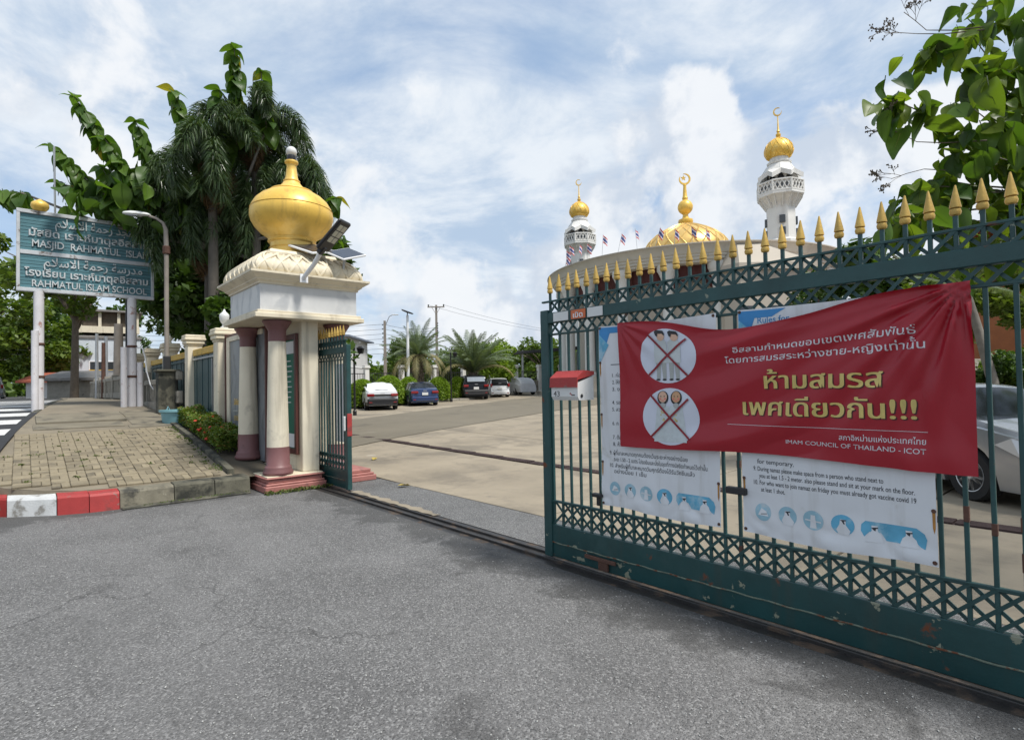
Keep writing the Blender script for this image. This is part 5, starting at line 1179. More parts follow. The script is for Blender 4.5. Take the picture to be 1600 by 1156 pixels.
tree('dense_tree', 'dark leafy tree in front of the palm trunks above the fence', -15.4, 4.35, .3, 3.2, 2.7, 'dense_e', l_dark, 7000, .8, .7, 1.5, 26, .3, .5, .13, seed=19, tr=.08)
tree('dense_tree', 'dark leafy tree close behind the name wall left of pillar', -14.0, 4.9, .3, 3.0, 2.5, 'dense_e', l_dark, s=.95, rx=.9, rz_=2.0, seed=19, tr=.08)
foxtail_palm('low foxtail palm half hidden behind the other palms', -16.7, 4.25, .3, 6.6, 12, .85, 5)

def date_frond(seed, m, droop):
    g_ = random.Random(seed); b = MB(); pts = []; p = Vector((0, 0, 0)); a = R(84); n = 20; L_ = 3.2
    for i in range(n+1):
        pts.append(p.copy()); p = p+Vector((math.cos(a), 0, math.sin(a)))*L_/n; a -= R(droop*(.4+1.2*i/n))
    b.tube(pts, [.03*(1-.85*i/n)+.004 for i in range(n+1)], 5)
    for i in range(6, n*4):
        t_ = i/(n*4); k = min(int(t_*n), n-1); q = pts[k].lerp(pts[k+1], t_*n-k); tg = (pts[k+1]-pts[k]).normalized(); up2 = Vector((0, 1, 0)).cross(tg)
        for s_ in (-1, 1):
            d = (Vector((0, s_, 0))*.8-up2*g_.uniform(-.5, -.15)+tg*.75).normalized(); l = .46*math.sin(math.pi*min(1, .15+t_*.8))+.08; l *= g_.uniform(.85, 1.1)
            wv = tg*.016; b.add([q-wv*.6, q+wv*.6, q+d*l*.5+wv, q+d*l*.5-wv, q+d*l+Vector((0, 0, -.05))], [(0, 1, 2, 3), (3, 2, 4)])
    return b.mesh('frond', m)
DF = [date_frond(1, l_date, 2.2), date_frond(2, l_date, 3.4), date_frond(3, l_datedry, 5.5)]
def date_palm(label, x, y, z, h, n, tilt, dry, s, seed, lean=0):
    T = thing('date_palm', label, 'palm tree', (x, y, z), 0, 'date palms in the courtyard bed'); g_ = random.Random(seed)
    b = MB(); b.lathe([(.40, -.3), (.40, .2), (.35, h*.5), (.31, h), (.1, h+.15)], 14); b.build('trunk', m_bark, T, 40, world=False)
    b = MB()
    for k in range(int(h*26)):
        a = k*2.4; zz = .1+k*h/(h*26); b.box((.36*math.cos(a), .36*math.sin(a), zz), (.10, .13, .16), rot=Euler((0, R(-28), a)).to_matrix())
    b.build('frond_stubs', m_bark, T, world=False)
    for k in range(n):
        el = (k/n)**.8*tilt
        link('frond', DF[2] if k >= n-dry else DF[0 if k < n*.5 else 1], T, (0, 0, h), (g_.uniform(-.12, .12), R(el), k*2.399+g_.uniform(-.2, .2)), (s*g_.uniform(.85, 1.1),)*3)
    return T
date_palm('date palm with drooping dry lower fronds behind the blue sedan', -34.1, 21.0, .45, 3.3, 44, 96, 15, .86, 1)
date_palm('upright blue green date palm above the black car', -34.8, 26.3, .5, 2.0, 46, 50, 2, 1.22, 2)

# ---- hedges and clipped bushes
def hedge_mesh(name, x0, x1, y0, y1, zf, h, n, size, m, seed):
    g_ = np.random.default_rng(seed); P = np.stack([g_.uniform(x0, x1, n), g_.uniform(y0, y1, n), g_.uniform(0, 1, n)], 1)
    edge = .75+.25*np.sin(P[:, 0]*5+np.sin(P[:, 1]*9))*.5+g_.uniform(-.1, .12, n)
    P[:, 2] = np.array([zf(a) for a in P[:, 0]])+.04+P[:, 2]**.55*h*edge; V, F = leaf_quads(P, size, .5, 1.7, seed+1); return V, F
hg = thing('hedge', 'low flowering hedge with red blooms along the name wall', 'hedge', (-12, 2.72, .5))
V, F = hedge_mesh('h', -13.9, -10.62, 2.52, 2.98, zs, .41, 16000, .035, l_hedge, 3); V = V-np.array(ORIG[hg]); link('foliage', np_mesh('foliage', V, F, l_hedge), hg)
m_flower = mat('red_flower', (.55, .045, .02), .6)
fb = MB(); fb.lathe([(.002, 0), (.02, .008), (.026, .016), (.012, .022), (.002, .02)], 7); fme = fb.mesh('flower', m_flower)
for _ in range(34):
    x, y = rnd.uniform(-13.2, -10.85) if rnd.random() < .4 else rnd.uniform(-12.0, -10.85), rnd.uniform(2.48, 2.85)
    link('flower', fme, hg, (x+12, y-2.72, zs(x)+.39*(.75+.12*math.sin(x*5))-.5+rnd.uniform(-.22, .06)), (rnd.uniform(-.6, .6), rnd.uniform(-.6, .6), 0), (1.3,)*3)
b = MB()
for k in range(46):
    x = -13.8+k*.066; b.tube([(x, 2.74+.1*math.sin(k*2.1), zs(x)-.05), (x+.03*math.sin(k), 2.7+.14*math.sin(k*1.3), zs(x)+.34)], .006, 4)
b.build('stems', m_bark, hg)
bed = MB()
for k in range(14):
    x0_ = -9.5-k*.33; bed.prism([(x0_, 2.40, zs(x0_)+.05), (x0_-.32, 2.40, zs(x0_-.32)+.05), (x0_-.32, 2.50, zs(x0_-.32)+.05), (x0_, 2.50, zs(x0_)+.05)], (0, 0, -.12))
bed.build('bed_edging', m_mossy, walk)
sheet('hedge_bed', lin(-14.6, -9.3, 20), [2.46, 3.1], lambda x, y: zs(x)-.04, m_earth)
sheet('fence_verge', lin(-60, -14.6, 40), [2.4, 3.9], lambda x, y: zs(x)-.02, m_walk)
def topiary(label, x, y, z, rx, h, seed):
    T = thing('clipped_bush', label, 'bush', (x, y, z), 0, 'clipped round bushes behind the parked cars'); g_ = np.random.default_rng(seed); n = 5200
    u = g_.uniform(0, 2*np.pi, n); v = g_.uniform(0, 1, n)**.8; zz = v*h; r = rx*np.power(np.clip(1-np.power(np.abs(v-.18)/.82, 2.3), 0, 1), .5)*(g_.uniform(.9, 1.03, n))*(1+.05*np.sin(3*u+seed))
    P = np.stack([r*np.cos(u), r*np.sin(u), zz], 1); V, F = leaf_quads(P, .075, .5, 1.5, seed+3); link('foliage', np_mesh('foliage', V, F, l_bush), T)
    b = MB(); b.lathe([(rx*.7, .05), (rx*.86, h*.2), (rx*.8, h*.5), (rx*.5, h*.85), (.1, h*.95)], 14); b.build('inner_twigs', l_dark, T, 60, world=False)
    b = MB(); b.tube([(0, 0, -.3), (0, 0, h*.4)], .05, 7); b.build('stem', m_bark, T, world=False); return T
for k, (x, y, rx, h, lab) in enumerate([(-29.9, 14.7, .85, 1.55, 'clipped bush beside the sliding gate end and black lamp post'), (-31.0, 17.0, 1.0, 1.75, 'clipped bush behind white sedan roof'), (-32.2, 19.1, .78, 1.65, 'clipped bush behind the tall white lamp pole'), (-32.5, 21.6, .85, 1.6, 'clipped bush right of the leaning date palm trunk'), (-34.2, 24.4, .70, 1.6, 'clipped bush behind the black car roof')]):
    topiary(lab, x, y, zc(x, y)+.1, rx, h, 20+k)
for k, (x0_, x1_, y0_, y1_, lab) in enumerate([(-31.6, -30.9, 12.2, 20.2, 'low yellow green hedge behind the white sedan'), (-34.2, -33.3, 20.4, 25.2, 'low yellow green hedge behind blue sedan and black car')]):
    T = thing('low_hedge', lab, 'hedge', ((x0_+x1_)/2, (y0_+y1_)/2, .4)); V, F = hedge_mesh('h', x0_, x1_, y0_, y1_, lambda a: .42, .75, 9000, .07, l_hedge, 40+k)
    link('foliage', np_mesh('foliage', V-np.array(ORIG[T]), F, l_hedge), T)
bb = MB(); bb.prism([(-30.3, 11, .2), (-31.6, 20.3, .3), (-33.0, 25.6, .45), (-36.2, 30, .6), (-37.6, 30, .6), (-34.6, 20, .4), (-32.5, 11, .3)], (0, 0, .28)); bb.build('planter_kerb', m_conc, yard)

# weeds along the kerb foot, loose grit on the driveway
P = []
for _ in range(900):
    t_ = rnd.random()
    P.append((-9.06+rnd.uniform(-.05, .03)+(.0 if t_ < .5 else .0), rnd.uniform(1.2, 2.6), rnd.uniform(0, .03))) if t_ < .5 else P.append((-8.70+abs(rnd.gauss(0, .04)), rnd.uniform(2.7, 3.7), rnd.uniform(0, .05)))
for _ in range(70):
    x, y = rnd.uniform(-13.6, -9.5), rnd.uniform(-.2, 2.45)
    if rnd.random() < .5: y = 2.40-abs(rnd.gauss(0, .1))
    else: x = -9.46-round((-9.46-x)/.2)*.2; 
    for _ in range(9): P.append((x+rnd.gauss(0, .012), y+rnd.gauss(0, .03), zs(x)+rnd.uniform(0, .02)))
V, F = leaf_quads(np.array(P), .018, .2, 2.6, 77); o = link('weeds', np_mesh('weeds', V, F, l_weed)); o['kind'] = 'stuff'
m_grit = mat('pale_grit', (.33, .33, .32), .9, 0, .4, 20)
g_ = np.random.default_rng(3); n = 6000; d_ = g_.uniform(1.2, 9.5, n); a_ = g_.uniform(-.9, .75, n)
px2 = -np.sin(YAW+a_)*d_; py2 = np.cos(YAW+a_)*d_; keep = (px2 > -9.05) & (py2 < 3.38) & ~((px2 < -8.6) & (py2 > 2.5)); px2, py2 = px2[keep], py2[keep]; n = len(px2)
s = (g_.uniform(.003, .0075, n))[:, None]; C = np.stack([px2, py2, s[:, 0]*.4], 1)
o6 = np.array([[1, 0, 0], [0, 1, 0], [-1, 0, 0], [0, -1, 0], [0, 0, .8], [0, 0, -.6]])
V = (C[:, None, :]+o6[None]*s[:, None, :]*g_.uniform(.6, 1.3, (n, 6, 1))).reshape(-1, 3); tri = np.array([[0, 1, 4], [1, 2, 4], [2, 3, 4], [3, 0, 4], [1, 0, 5], [2, 1, 5], [3, 2, 5], [0, 3, 5]])
F = (np.arange(n)[:, None, None]*6+tri[None]).reshape(-1, 3); o = link('gravel', np_mesh('gravel', V, F, m_grit)); o['kind'] = 'stuff'
m_yleaf = mat('yellow_leaf', (.36, .27, .05), .6, 0, .2, 8)
fl = MB(); fl.add([(0, -.06, 0), (.035, -.02, .012), (.04, .03, .02), (0, .08, .004), (-.04, .03, .012), (-.035, -.02, .02)], [(0, 1, 2, 3), (0, 3, 4, 5)]); flm = fl.mesh('blade', m_yleaf)
for x, y, lab in ((-10.8, 5.55, 'yellow fallen leaf beyond the gate leaf on concrete'), (-7.75, 4.5, 'yellow green fallen leaf on the edge of the asphalt apron')):
    T = thing('fallen_leaf', lab, 'leaf', (x, y, zc(x, y)+.02)); link('blade', flm, T, (0, 0, 0), (.1, .15, rnd.uniform(0, 6)), (1.5,)*3)

# ================================================================== SIGN BOARD, LAMPS, RAILING
SX = -18.0
sb = thing('sign_board', 'large teal slatted sign with white raised lettering on two white posts', 'sign', (SX, 1.3, 1.1))
ya, yb, za, zb = -.11, 2.72, 4.06, 6.06
n = 22
for k in range(n):
    z = za+.09+(k+.5)*(zb-za-.18)/n
    b = MB(); b.box((SX, (ya+yb)/2, z), (.045, yb-ya-.1, (zb-za-.18)/n-.008), bev=.004); b.build('slat', m_teal, sb)
b = MB(); b.box((SX-.03, (ya+yb)/2, (za+zb)/2), (.02, yb-ya-.1, zb-za-.1)); b.build('backing', m_dark, sb)
for z, h in ((za+.045, .09), (zb-.045, .09), (5.02, .10)):
    b = MB(); b.box((SX+.01, (ya+yb)/2, z), (.12 if z != 5.02 else .075, yb-ya, h), bev=.008); b.build('frame_bar', m_signframe, sb)
for y in (ya+.035, yb-.035):
    b = MB(); b.box((SX+.01, y, (za+zb)/2), (.118, .07, zb-za-.19), bev=.008); b.build('frame_bar', m_signframe, sb)
def sign_text(s, y0, y1, z, h, thick=.02, bold=.012):
    V, F = text_geo(s, bold); w = V[:, 0].max(); m_ = MB()
    for d in (0, 1):
        pass
    nV = len(V); top = [(SX+.052, y0+v[0]*(y1-y0)/w, z+v[1]*h) for v in V]; bot = [(SX+.024, p[1], p[2]) for p in top]
    # rim: boundary edges of the filled outline
    cnt = {}
    for f in F:
        for i in range(len(f)): e = (f[i], f[(i+1) % len(f)]); cnt[tuple(sorted(e))] = cnt.get(tuple(sorted(e)), 0)+1
    rim = [(e[0], e[1], nV+e[1], nV+e[0]) for e, c in cnt.items() if c == 1]
    m_.add(top+bot, list(F)+rim); return m_.build('lettering', m_sletter, sb)
AR2 = '\ufee2\ufefc\ufeb3\ufefb\ufe8d \ufe94\ufee4\ufea3\ufead \ufe94\ufeb3\ufead\ufeaa\ufee3'      # joined forms, already in visual order
AR1 = '\ufee2\ufefc\ufeb3\ufefb\ufe8d \ufe94\ufee4\ufea3\ufead \ufeaa\ufea0\ufeb4\ufee3'
sign_text(AR1, .62, 2.45, 5.72, .30); sign_text('มัสยิด เราะห์มาตุลอิสลาม', .12, 2.6, 5.44, .25, bold=.02)
sign_text('MASJID  RAHMATUL  ISLAM', .18, 2.6, 5.17, .25)
sign_text(AR2, .40, 2.45, 4.72, .30); sign_text('โรงเรียน เราะห์มาตุลอิสลาม', .04, 2.58, 4.45, .25, bold=.02)
sign_text('RAHMATUL ISLAM SCHOOL', .18, 2.55, 4.19, .24)
for y, hs in ((.31, ((-.07, 3.1),)), (2.22, ((-.19, 2.75), (.17, 2.35)))):
    z0 = zs(SX)
    b = MB(); b.tube([(SX, y, z0-.3), (SX, y, 2.8), (SX, y, za+.02)], .105, 14); b.build('post', m_postwhite, sb, 60)
    for dy, zt in hs:
        b = MB(); b.tube([(SX+.09, y+dy, z0-.3), (SX+.09, y+dy, zt)], .075, 12); b.build('post_sleeve', m_postwhite, sb, 60)
    for z in (1.95, 2.75):
        b = MB(); b.lathe([(.115, z), (.122, z+.01), (.122, z+.05), (.115, z+.06)], 14, (SX, y, 0)); b.build('clamp', m_rustbar, sb, 40)
b = MB(); b.lathe([(.10, 6.06), (.13, 6.09), (.17, 6.14), (.185, 6.20), (.17, 6.26), (.11, 6.31), (.05, 6.34), (.015, 6.37)], 24, (SX, .33, 0)); b.build('gold_finial', m_gold, sb, 60)
b = MB(); b.tube([(SX, .62, 6.06), (SX+.02, .60, 7.75)], .022, 8); b.build('aerial_rod', m_steel, sb)
cb = thing('loose_cable', 'thin white cable drooping from the right sign post', 'cable', (-17.8, 2.4, 1.2))
b = MB(); b.tube([(-17.88, 2.30, 2.74), (-17.8, 2.42, 2.75), (-17.7, 2.47, 2.5), (-17.62, 2.5, 2.1), (-17.5, 2.56, 1.75), (-17.35, 2.68, 1.5), (-17.25, 2.8, 1.36)], .016, 6); b.build('cable', m_white, cb, 60)
# street lamp on its pedestal
pd = thing('pedestal', 'stained concrete pedestal carrying the street lamp', 'pedestal', (-15.95, 2.68, .9))
b = MB(); b.box((-15.95, 2.68, 1.48), (.38, .42, 1.2), bev=.02); b.build('block', m_mossy, pd)
b = MB(); b.box((-15.95, 2.68, 2.07), (.52, .50, .05), bev=.01); b.build('cap', m_mossy, pd)
b = MB(); b.box((-15.7, 2.90, 1.95), (.16, .14, .22), bev=.02); b.box((-15.7, 2.90, 1.42), (.18, .14, .3), bev=.02); b.build('side_bracket', m_conc, pd)
lp = thing('street_lamp', 'grey street lamp with white head arching over the sign corner', 'street lamp', (-15.95, 2.68, 2.09))
b = MB(); b.tube([(-15.95, 2.68, 2.09), (-15.95, 2.68, 5.0)], .052, 12); b.tube([(-15.95, 2.68, 5.0), (-15.95, 2.67, 5.55), (-16.0, 2.62, 5.72), (-16.12, 2.49, 5.84), (-16.24, 2.36, 5.90)], [.055, .05, .035, .03, .03], 10); b.build('pole', m_pole, lp, 60)
b = MB(); b.box((-15.95, 2.68, 2.26), (.15, .15, .34), bev=.02); b.build('pole_base', m_dark, lp)
b = MB(); b.lathe([(.07, 4.94), (.085, 4.96), (.085, 5.12), (.07, 5.14)], 12, (-15.95, 2.68, 0)); b.build('collar', m_rustbar, lp)
d_ = Vector((-.72, -.69, .10)).normalized(); s_ = d_.cross(Vector((0, 0, 1))).normalized(); mm = Matrix((d_, s_, s_.cross(d_)*-1)).transposed()
b = MB(); hc2 = Vector((-16.44, 2.14, 5.95))
vs = []
for i, (t_, w, h) in enumerate(((-.34, .035, .03), (-.28, .07, .05), (-.1, .105, .075), (.15, .12, .08), (.30, .10, .06), (.36, .05, .03))):
    for q in range(10):
        a = 2*math.pi*q/10; vs.append(hc2+d_*t_+s_*w*math.cos(a)+Vector((0, 0, 1))*h*(math.sin(a) if math.sin(a) > 0 else .45*math.sin(a)))
b.add(vs, [(i*10+q, i*10+(q+1) % 10, (i+1)*10+(q+1) % 10, (i+1)*10+q) for i in range(5) for q in range(10)]+[tuple(range(10)), tuple(range(50, 60))]); b.build('lamp_head', m_offwhite, lp, 60)
b = MB(); b.box(hc2+d_*.08+Vector((0, 0, -.035)), (.30, .17, .02), rot=mm, bev=.008); b.build('lens', m_lens, lp)
# canal bridge railing
br_ = thing('bridge_railing', 'old grey concrete bridge railing running from the pedestal', 'railing', (-22, 2.66, 1.2))
for x0_ in np.arange(-16.3, -34, -2.4):
    z0 = zs(x0_); b = MB(); b.box((x0_-.1, 2.66, z0+.35), (.2, .2, 1.1), bev=.015); b.build('railing_post', m_conc, br_)
    for z, h in ((z0+.74, .13), (z0+.12, .2)):
        b = MB(); b.box((x0_-1.3, 2.66, z), (2.2, .15, h), bev=.012); b.build('railing_beam', m_conc, br_)
    for k in range(7):
        b = MB(); b.box((x0_-.42-k*.29, 2.66, z0+.44), (.11, .11, .48), bev=.01); b.build('baluster', m_conc, br_)
tb = thing('plastic_tub', 'faded blue plastic tub at the end of the hedge', 'tub', (-14.15, 2.62, .9))
z0 = zs(-14.15)
b = MB(); b.lathe([(.30, z0-.06), (.34, z0+.05), (.36, z0+.22), (.40, z0+.24), (.40, z0+.28), (.35, z0+.28), (.33, z0+.1)], 20, (-14.15, 2.62, 0)); b.box((-13.85, 2.85, z0+.20), (.9, .4, .16), bev=.05); b.build('tub', m_bluebin, tb, 40)
b = MB(); b.tube([(-14.50, 2.5, z0+.25), (-14.53, 2.46, z0+.35), (-14.48, 2.42, z0+.25)], .012, 6); b.build('handle', m_bluebin, tb)

# poles along the canal
def pole(name, lab, x, y, z, h, r, m=m_pole, cat='pole', group=None):
    T = thing(name, lab, cat, (x, y, z), group=group); b = MB(); b.tube([(0, 0, -.5), (0, 0, h*.5), (.02, 0, h)], [r*1.15, r, r*.85], 10); b.build('shaft', m, T, 60, world=False); return T
T = pole('utility_pole', 'thick grey concrete pole left of the right sign post', -26.7, 2.85, 1.3, 2.95, .17)
T = pole('utility_pole', 'dark slim pole just left of the right sign post', -24.1, 2.85, 1.3, 3.6, .08, m_dark)
T = pole('utility_pole', 'thin pale pole in front of the far white house corner', -32.1, 2.6, 1.3, 3.0, .07, m_steel)
T = pole('utility_pole', 'thin rusty post in front of the far white house wall', -29.5, 2.62, 1.3, 2.4, .08, m_rustbar)
T = pole('utility_pole', 'pale pole beside the street tree trunk', -37, 3.4, 1.2, 3.4, .09, m_steel)

# ================================================================== COURTYARD FURNITURE
T = thing('solar_street_lamp', 'tall white pole with round solar lamp beside the blue sedan', 'street lamp', (-33.35, 19.75, .5))
b = MB(); b.tube([(0, 0, -.4), (0, 0, 3), (0, 0, 5.95)], [.11, .10, .08], 12); b.build('pole', m_white, T, 60, world=False)
b = MB(); b.tube([(0, 0, 5.9), (0, 0, 6.12)], .035, 8); b.build('neck', m_dark, T, world=False)
b = MB(); b.lathe([(.05, -.07), (.36, -.05), (.43, 0), (.43, .03), (.38, .045), (.01, .05)], 24)
mt = Euler((R(-14), R(16), 0)).to_matrix(); b.v = [tuple(mt @ Vector(v)+Vector((0, 0, 6.18))) for v in b.v]; b.build('solar_disc', m_black, T, 50, world=False)
def lantern(lab, x, y, z, h):
    T = thing('lantern_post', lab, 'lamp post', (x, y, z), rz=YAW, group='black lantern posts'); W = dict(world=False)
    b = MB(); b.tube([(0, 0, -.3), (0, 0, h)], [.055, .045], 10); b.lathe([(.09, 0), (.09, .25), (.06, .3)], 10); b.build('post', m_black, T, **W)
    b = MB(); b.tube([(0, 0, h-.35), (.18, 0, h-.36), (.30, 0, h-.28)], .02, 6); b.build('arm', m_black, T, **W)
    b = MB(); b.frustum((.30, 0), (.10, .10), h-.30, (.14, .14), h-.06); b.frustum((.30, 0), (.17, .17), h-.06, (.05, .05), h+.04); b.build('lantern', m_black, T, **W)
    b = MB(); b.box((.30, 0, h-.18), (.20, .20, .16)); b.build('lantern_glass', m_lens, T, **W)
    b = MB(); b.box((.05, 0, h+.18), (.5, .3, .02), rot=Euler((0, R(-14), 0)).to_matrix()); b.tube([(0, 0, h-.05), (.02, 0, h+.16)], .02, 6); b.build('solar_plate', m_steel, T, **W); return T
lantern('black lantern post just right of the slid back gate leaf', -24.4, 11.6, .25, 3.2)
lantern('black lantern post between the blue sedan and black car', -31.4, 21.9, .45, 3.4)
T = thing('perimeter_fence', 'grey wall and rails with white pillars along the far side of courtyard', 'fence', (-41, 30, .6))
for y in np.arange(14.2, 62, 3.15):
    z = zc(-41, y)
    b = MB(); b.box((-41, y, z+1.15), (.36, .36, 2.7), bev=.02); b.box((-41, y, z+2.55), (.52, .52, .12), bev=.03); b.box((-41, y, z+2.68), (.44, .44, .1), bev=.02); b.build('pillar', m_mosque, T)
    b = MB(); b.box((-41, y+1.575, z+.55), (.14, 2.78, 1.3), bev=.01); b.build('wall_panel', m_conc, T)
    b = MB()
    for zz_ in (1.3, 2.1): b.box((-41, y+1.575, z+zz_), (.05, 2.78, .06))
    for k in range(13): b.box((-41, y+.3+k*.21, z+1.65), (.025, .025, 1.0))
    b.build('railing', m_dark, T)
def utility(lab, x, y, z, h, arm, lamp=False):
    T = thing('utility_pole', lab, 'utility pole', (x, y, z), rz=YAW); W = dict(world=False)
    b = MB(); b.frustum((0, 0), (.17, .15), -.5, (.11, .10), h); b.build('pole', m_pole, T, **W)
    if arm:
        b = MB(); b.box((0, -.14, h-.25), (1.95, .12, .12), bev=.01); b.tube([(0, -.1, h-1.1), (-.5, -.12, h-.28)], .025, 5); b.tube([(0, -.1, h-1.1), (.5, -.12, h-.28)], .025, 5); b.build('crossarm', m_pole, T, **W)
        for x_ in (-.88, .88):
            b = MB(); b.lathe([(.04, h-.2), (.09, h-.15), (.05, h-.1), (.10, h-.04), (.05, h+.06)], 10, (x_, -.14, 0)); b.build('insulator', m_dark, T, **W)
    b = MB()
    for k in range(6): b.lathe([(.02, 0), (.07, .03), (.07, .1), (.02, .13)], 8, (.16 if not lamp else -.2, -.1, h-3.6+k*.28 if arm else h-.5-k*.45))
    b.build('insulators', m_dark, T, **W)
    if lamp:
        b = MB(); b.tube([(.05, 0, h-.6), (.25, 0, h-.1), (.5, 0, h+.45), (.85, 0, h+.62)], .04, 8); b.build('lamp_arm', m_steel, T, **W)
        b = MB(); b.box((1.15, 0, h+.62), (.65, .24, .10), bev=.04); b.build('lamp_head', m_offwhite, T, **W)
    return T
utility('concrete pole with street lamp arm behind the courtyard bushes', -54, 29.2, .8, 7.9, False, True)
utility('tall pole with crossarm and two insulators behind the date palms', -54.5, 36.1, .8, 10.2, True)
wr = thing('power_lines', 'thin black power lines strung between the utility poles', 'wires', (-54, 30, 7))
b = MB()
for k in range(7):
    z1, z2 = 5.2+k*.52, 4.4+k*.45; A, B_ = Vector((-54.0, 29.1, z1)), Vector((-75, -6, z2+1.6)); C_ = Vector((-54.5, 36.1, 6.9+k*.25))
    for p, q, sg in ((A, B_, .9), (A, C_, .35)):
        b.tube([p.lerp(q, t_/10)-Vector((0, 0, sg*4*(t_/10)*(1-t_/10))) for t_ in range(11)], .016, 4)
for k in (-1, 1):
    p = Vector((-54.5, 36.1, 11.0))+Vector((.66*k*.88, .75*k*.88, 0)); q = p+Vector((-6, 40, -1.2)); b.tube([p.lerp(q, t_/10)-Vector((0, 0, 4*(t_/10)*(1-t_/10))) for t_ in range(11)], .014, 4)
b.build('wire', m_black, wr)
T = thing('carport', 'flat roofed steel carport beside the covered car', 'carport', (-42.5, 41.5, .8), rz=YAW); W = dict(world=False)
b = MB(); b.box((.6, 0, 4.35), (7.4, 5, .10), rot=Euler((0, R(-3.5), 0)).to_matrix(), bev=.02); b.box((.6, -2.5, 4.22), (7.4, .08, .22), rot=Euler((0, R(-3.5), 0)).to_matrix()); b.build('roof', m_dark, T, **W)
for x_ in (-2.2, .8, 3.8):
    for y_ in (-2.2, 2.2):
        b = MB(); b.tube([(x_, y_, -.3), (x_, y_, 4.3)], .07, 8); b.build('post', m_steel, T, **W)

# ================================================================== HOUSES
def house(lab, x, y, z, rz, w, d, h, roof_h, m_wall, m_roof, wins, over=.5, hip=True, band=None):
    T = thing('house', lab, 'house', (x, y, z), rz); W = dict(world=False)
    b = MB(); b.box((0, 0, h/2-.3), (w, d, h+.6)); b.build('wall', m_wall, T, **W)
    b = MB(); e = over; rx = max(.1, w/2-d/2) if hip else w/2+e
    v = [(-w/2-e, -d/2-e, h), (w/2+e, -d/2-e, h), (w/2+e, d/2+e, h), (-w/2-e, d/2+e, h), (-rx, 0, h+roof_h), (rx, 0, h+roof_h)]
    v += [(a, c_, q-.14) for a, c_, q in v[:4]]
    b.add(v, [(0, 1, 5, 4), (1, 2, 5), (2, 3, 4, 5), (3, 0, 4), (6, 7, 1, 0), (7, 8, 2, 1), (8, 9, 3, 2), (9, 6, 0, 3), (9, 8, 7, 6)]); b.build('roof', m_roof, T, **W)
    if band:
        b = MB(); b.box((0, 0, h*.5), (w+.08, d+.08, .12)); b.build('floor_band', band, T, **W)
    for side, u, zc__, ww, hh in wins:
        a = {'f': 0, 'r': math.pi/2, 'l': -math.pi/2}[side]; n_ = Vector((0, -1, 0)); dist = d/2 if side == 'f' else w/2
        mt = Matrix.Rotation(a, 3, 'Z')
        f_ = MB(); c_ = mt @ Vector((u, -dist, zc__)); f_.box(c_, (ww+.16, .10, hh+.16), rot=mt); fo = f_.build('window_frame', m_white, T, **W)
        f_ = MB(); f_.box(mt @ Vector((u, -dist-.03, zc__)), (ww, .08, hh), rot=mt); f_.build('window_glass', m_roomdark, fo, **W)
        f_ = MB(); f_.box(mt @ Vector((u, -dist-.075, zc__)), (.05, .03, hh), rot=mt); f_.build('window_bar', m_white, fo, **W)
    return T
m_roofblue = mat('blue_grey_roof', (.17, .20, .26), .6, 0, .15, 2); m_housewhite = mat('house_white_wall', (.56, .56, .56), .7, 0, .08, 1)
m_blueclad = mat('pale_blue_cladding', (.52, .57, .62), .6, 0, .1, 2); m_redroof = mat('red_tile_roof', (.30, .085, .05), .7, 0, .2, 3); m_tin = mat('grey_tin_roof', (.20, .19, .18), .7, .2, .3, 3)
m_orangew = mat('orange_timber', (.34, .115, .04), .6, 0, .15, 3, objvar=.1); m_orangeroof = mat('orange_tile_roof', (.42, .15, .06), .7, 0, .15, 4)
house('white two storey house with blue roof behind the gate leaf', -55.05, 22.45, .8, YAW, 7.6, 8, 5.7, .9, m_housewhite, m_roofblue, [('f', 2.9, 4.4, 1.3, 1.5), ('f', 2.9, 1.9, 1.3, 1.6), ('f', 0, 4.4, 1.3, 1.5), ('f', 0, 1.9, 1.3, 1.6)], .6, band=m_white)
T = house('pale blue clad house with open upper floor beyond the bridge railing', -55.2, 5.3, .9, YAW+.62, 4.0, 4.0, 5.0, .5, m_blueclad, m_tin, [('f', -.3, 2.4, 1.8, 1.3), ('l', -1.0, 1.6, .7, 1.3), ('l', .8, 1.6, .7, 1.3)], .1)
b = MB(); b.box((0, 0, 6.1), (3.3, 3.3, 1.6)); b.build('upper_shade_box', m_bark, T, world=False)  # dark brown box standing in for the shade inside the open upper floor
b = MB(); b.box((0, 0, 7.0), (4.3, 4.3, .15)); b.build('upper_roof', m_tin, T, world=False)
b = MB()
for x_ in (-1.8, -.6, .6, 1.8):
    for y_ in (-1.8, 1.8): b.box((x_, y_, 6.1), (.2, .2, 1.7))
b.box((0, -1.9, 5.55), (3.9, .06, .5)); b.build('upper_posts', m_cream, T, world=False)
b = MB(); b.box((-.3, -2.08, 2.1), (1.9, .1, .7)); b.build('blind', m_yellow, T, world=False)
house('low stall with dark tin roof at the railing end', -39.5, 3.6, .9, YAW, 4.2, 3, 1.5, .45, m_conc, m_tin, [], .4, hip=False)
house('small red roofed stall past the street tree trunk', -51.5, 2.4, 1.0, YAW, 3.2, 3, 1.5, .6, m_housewhite, m_redroof, [], .4, hip=False)
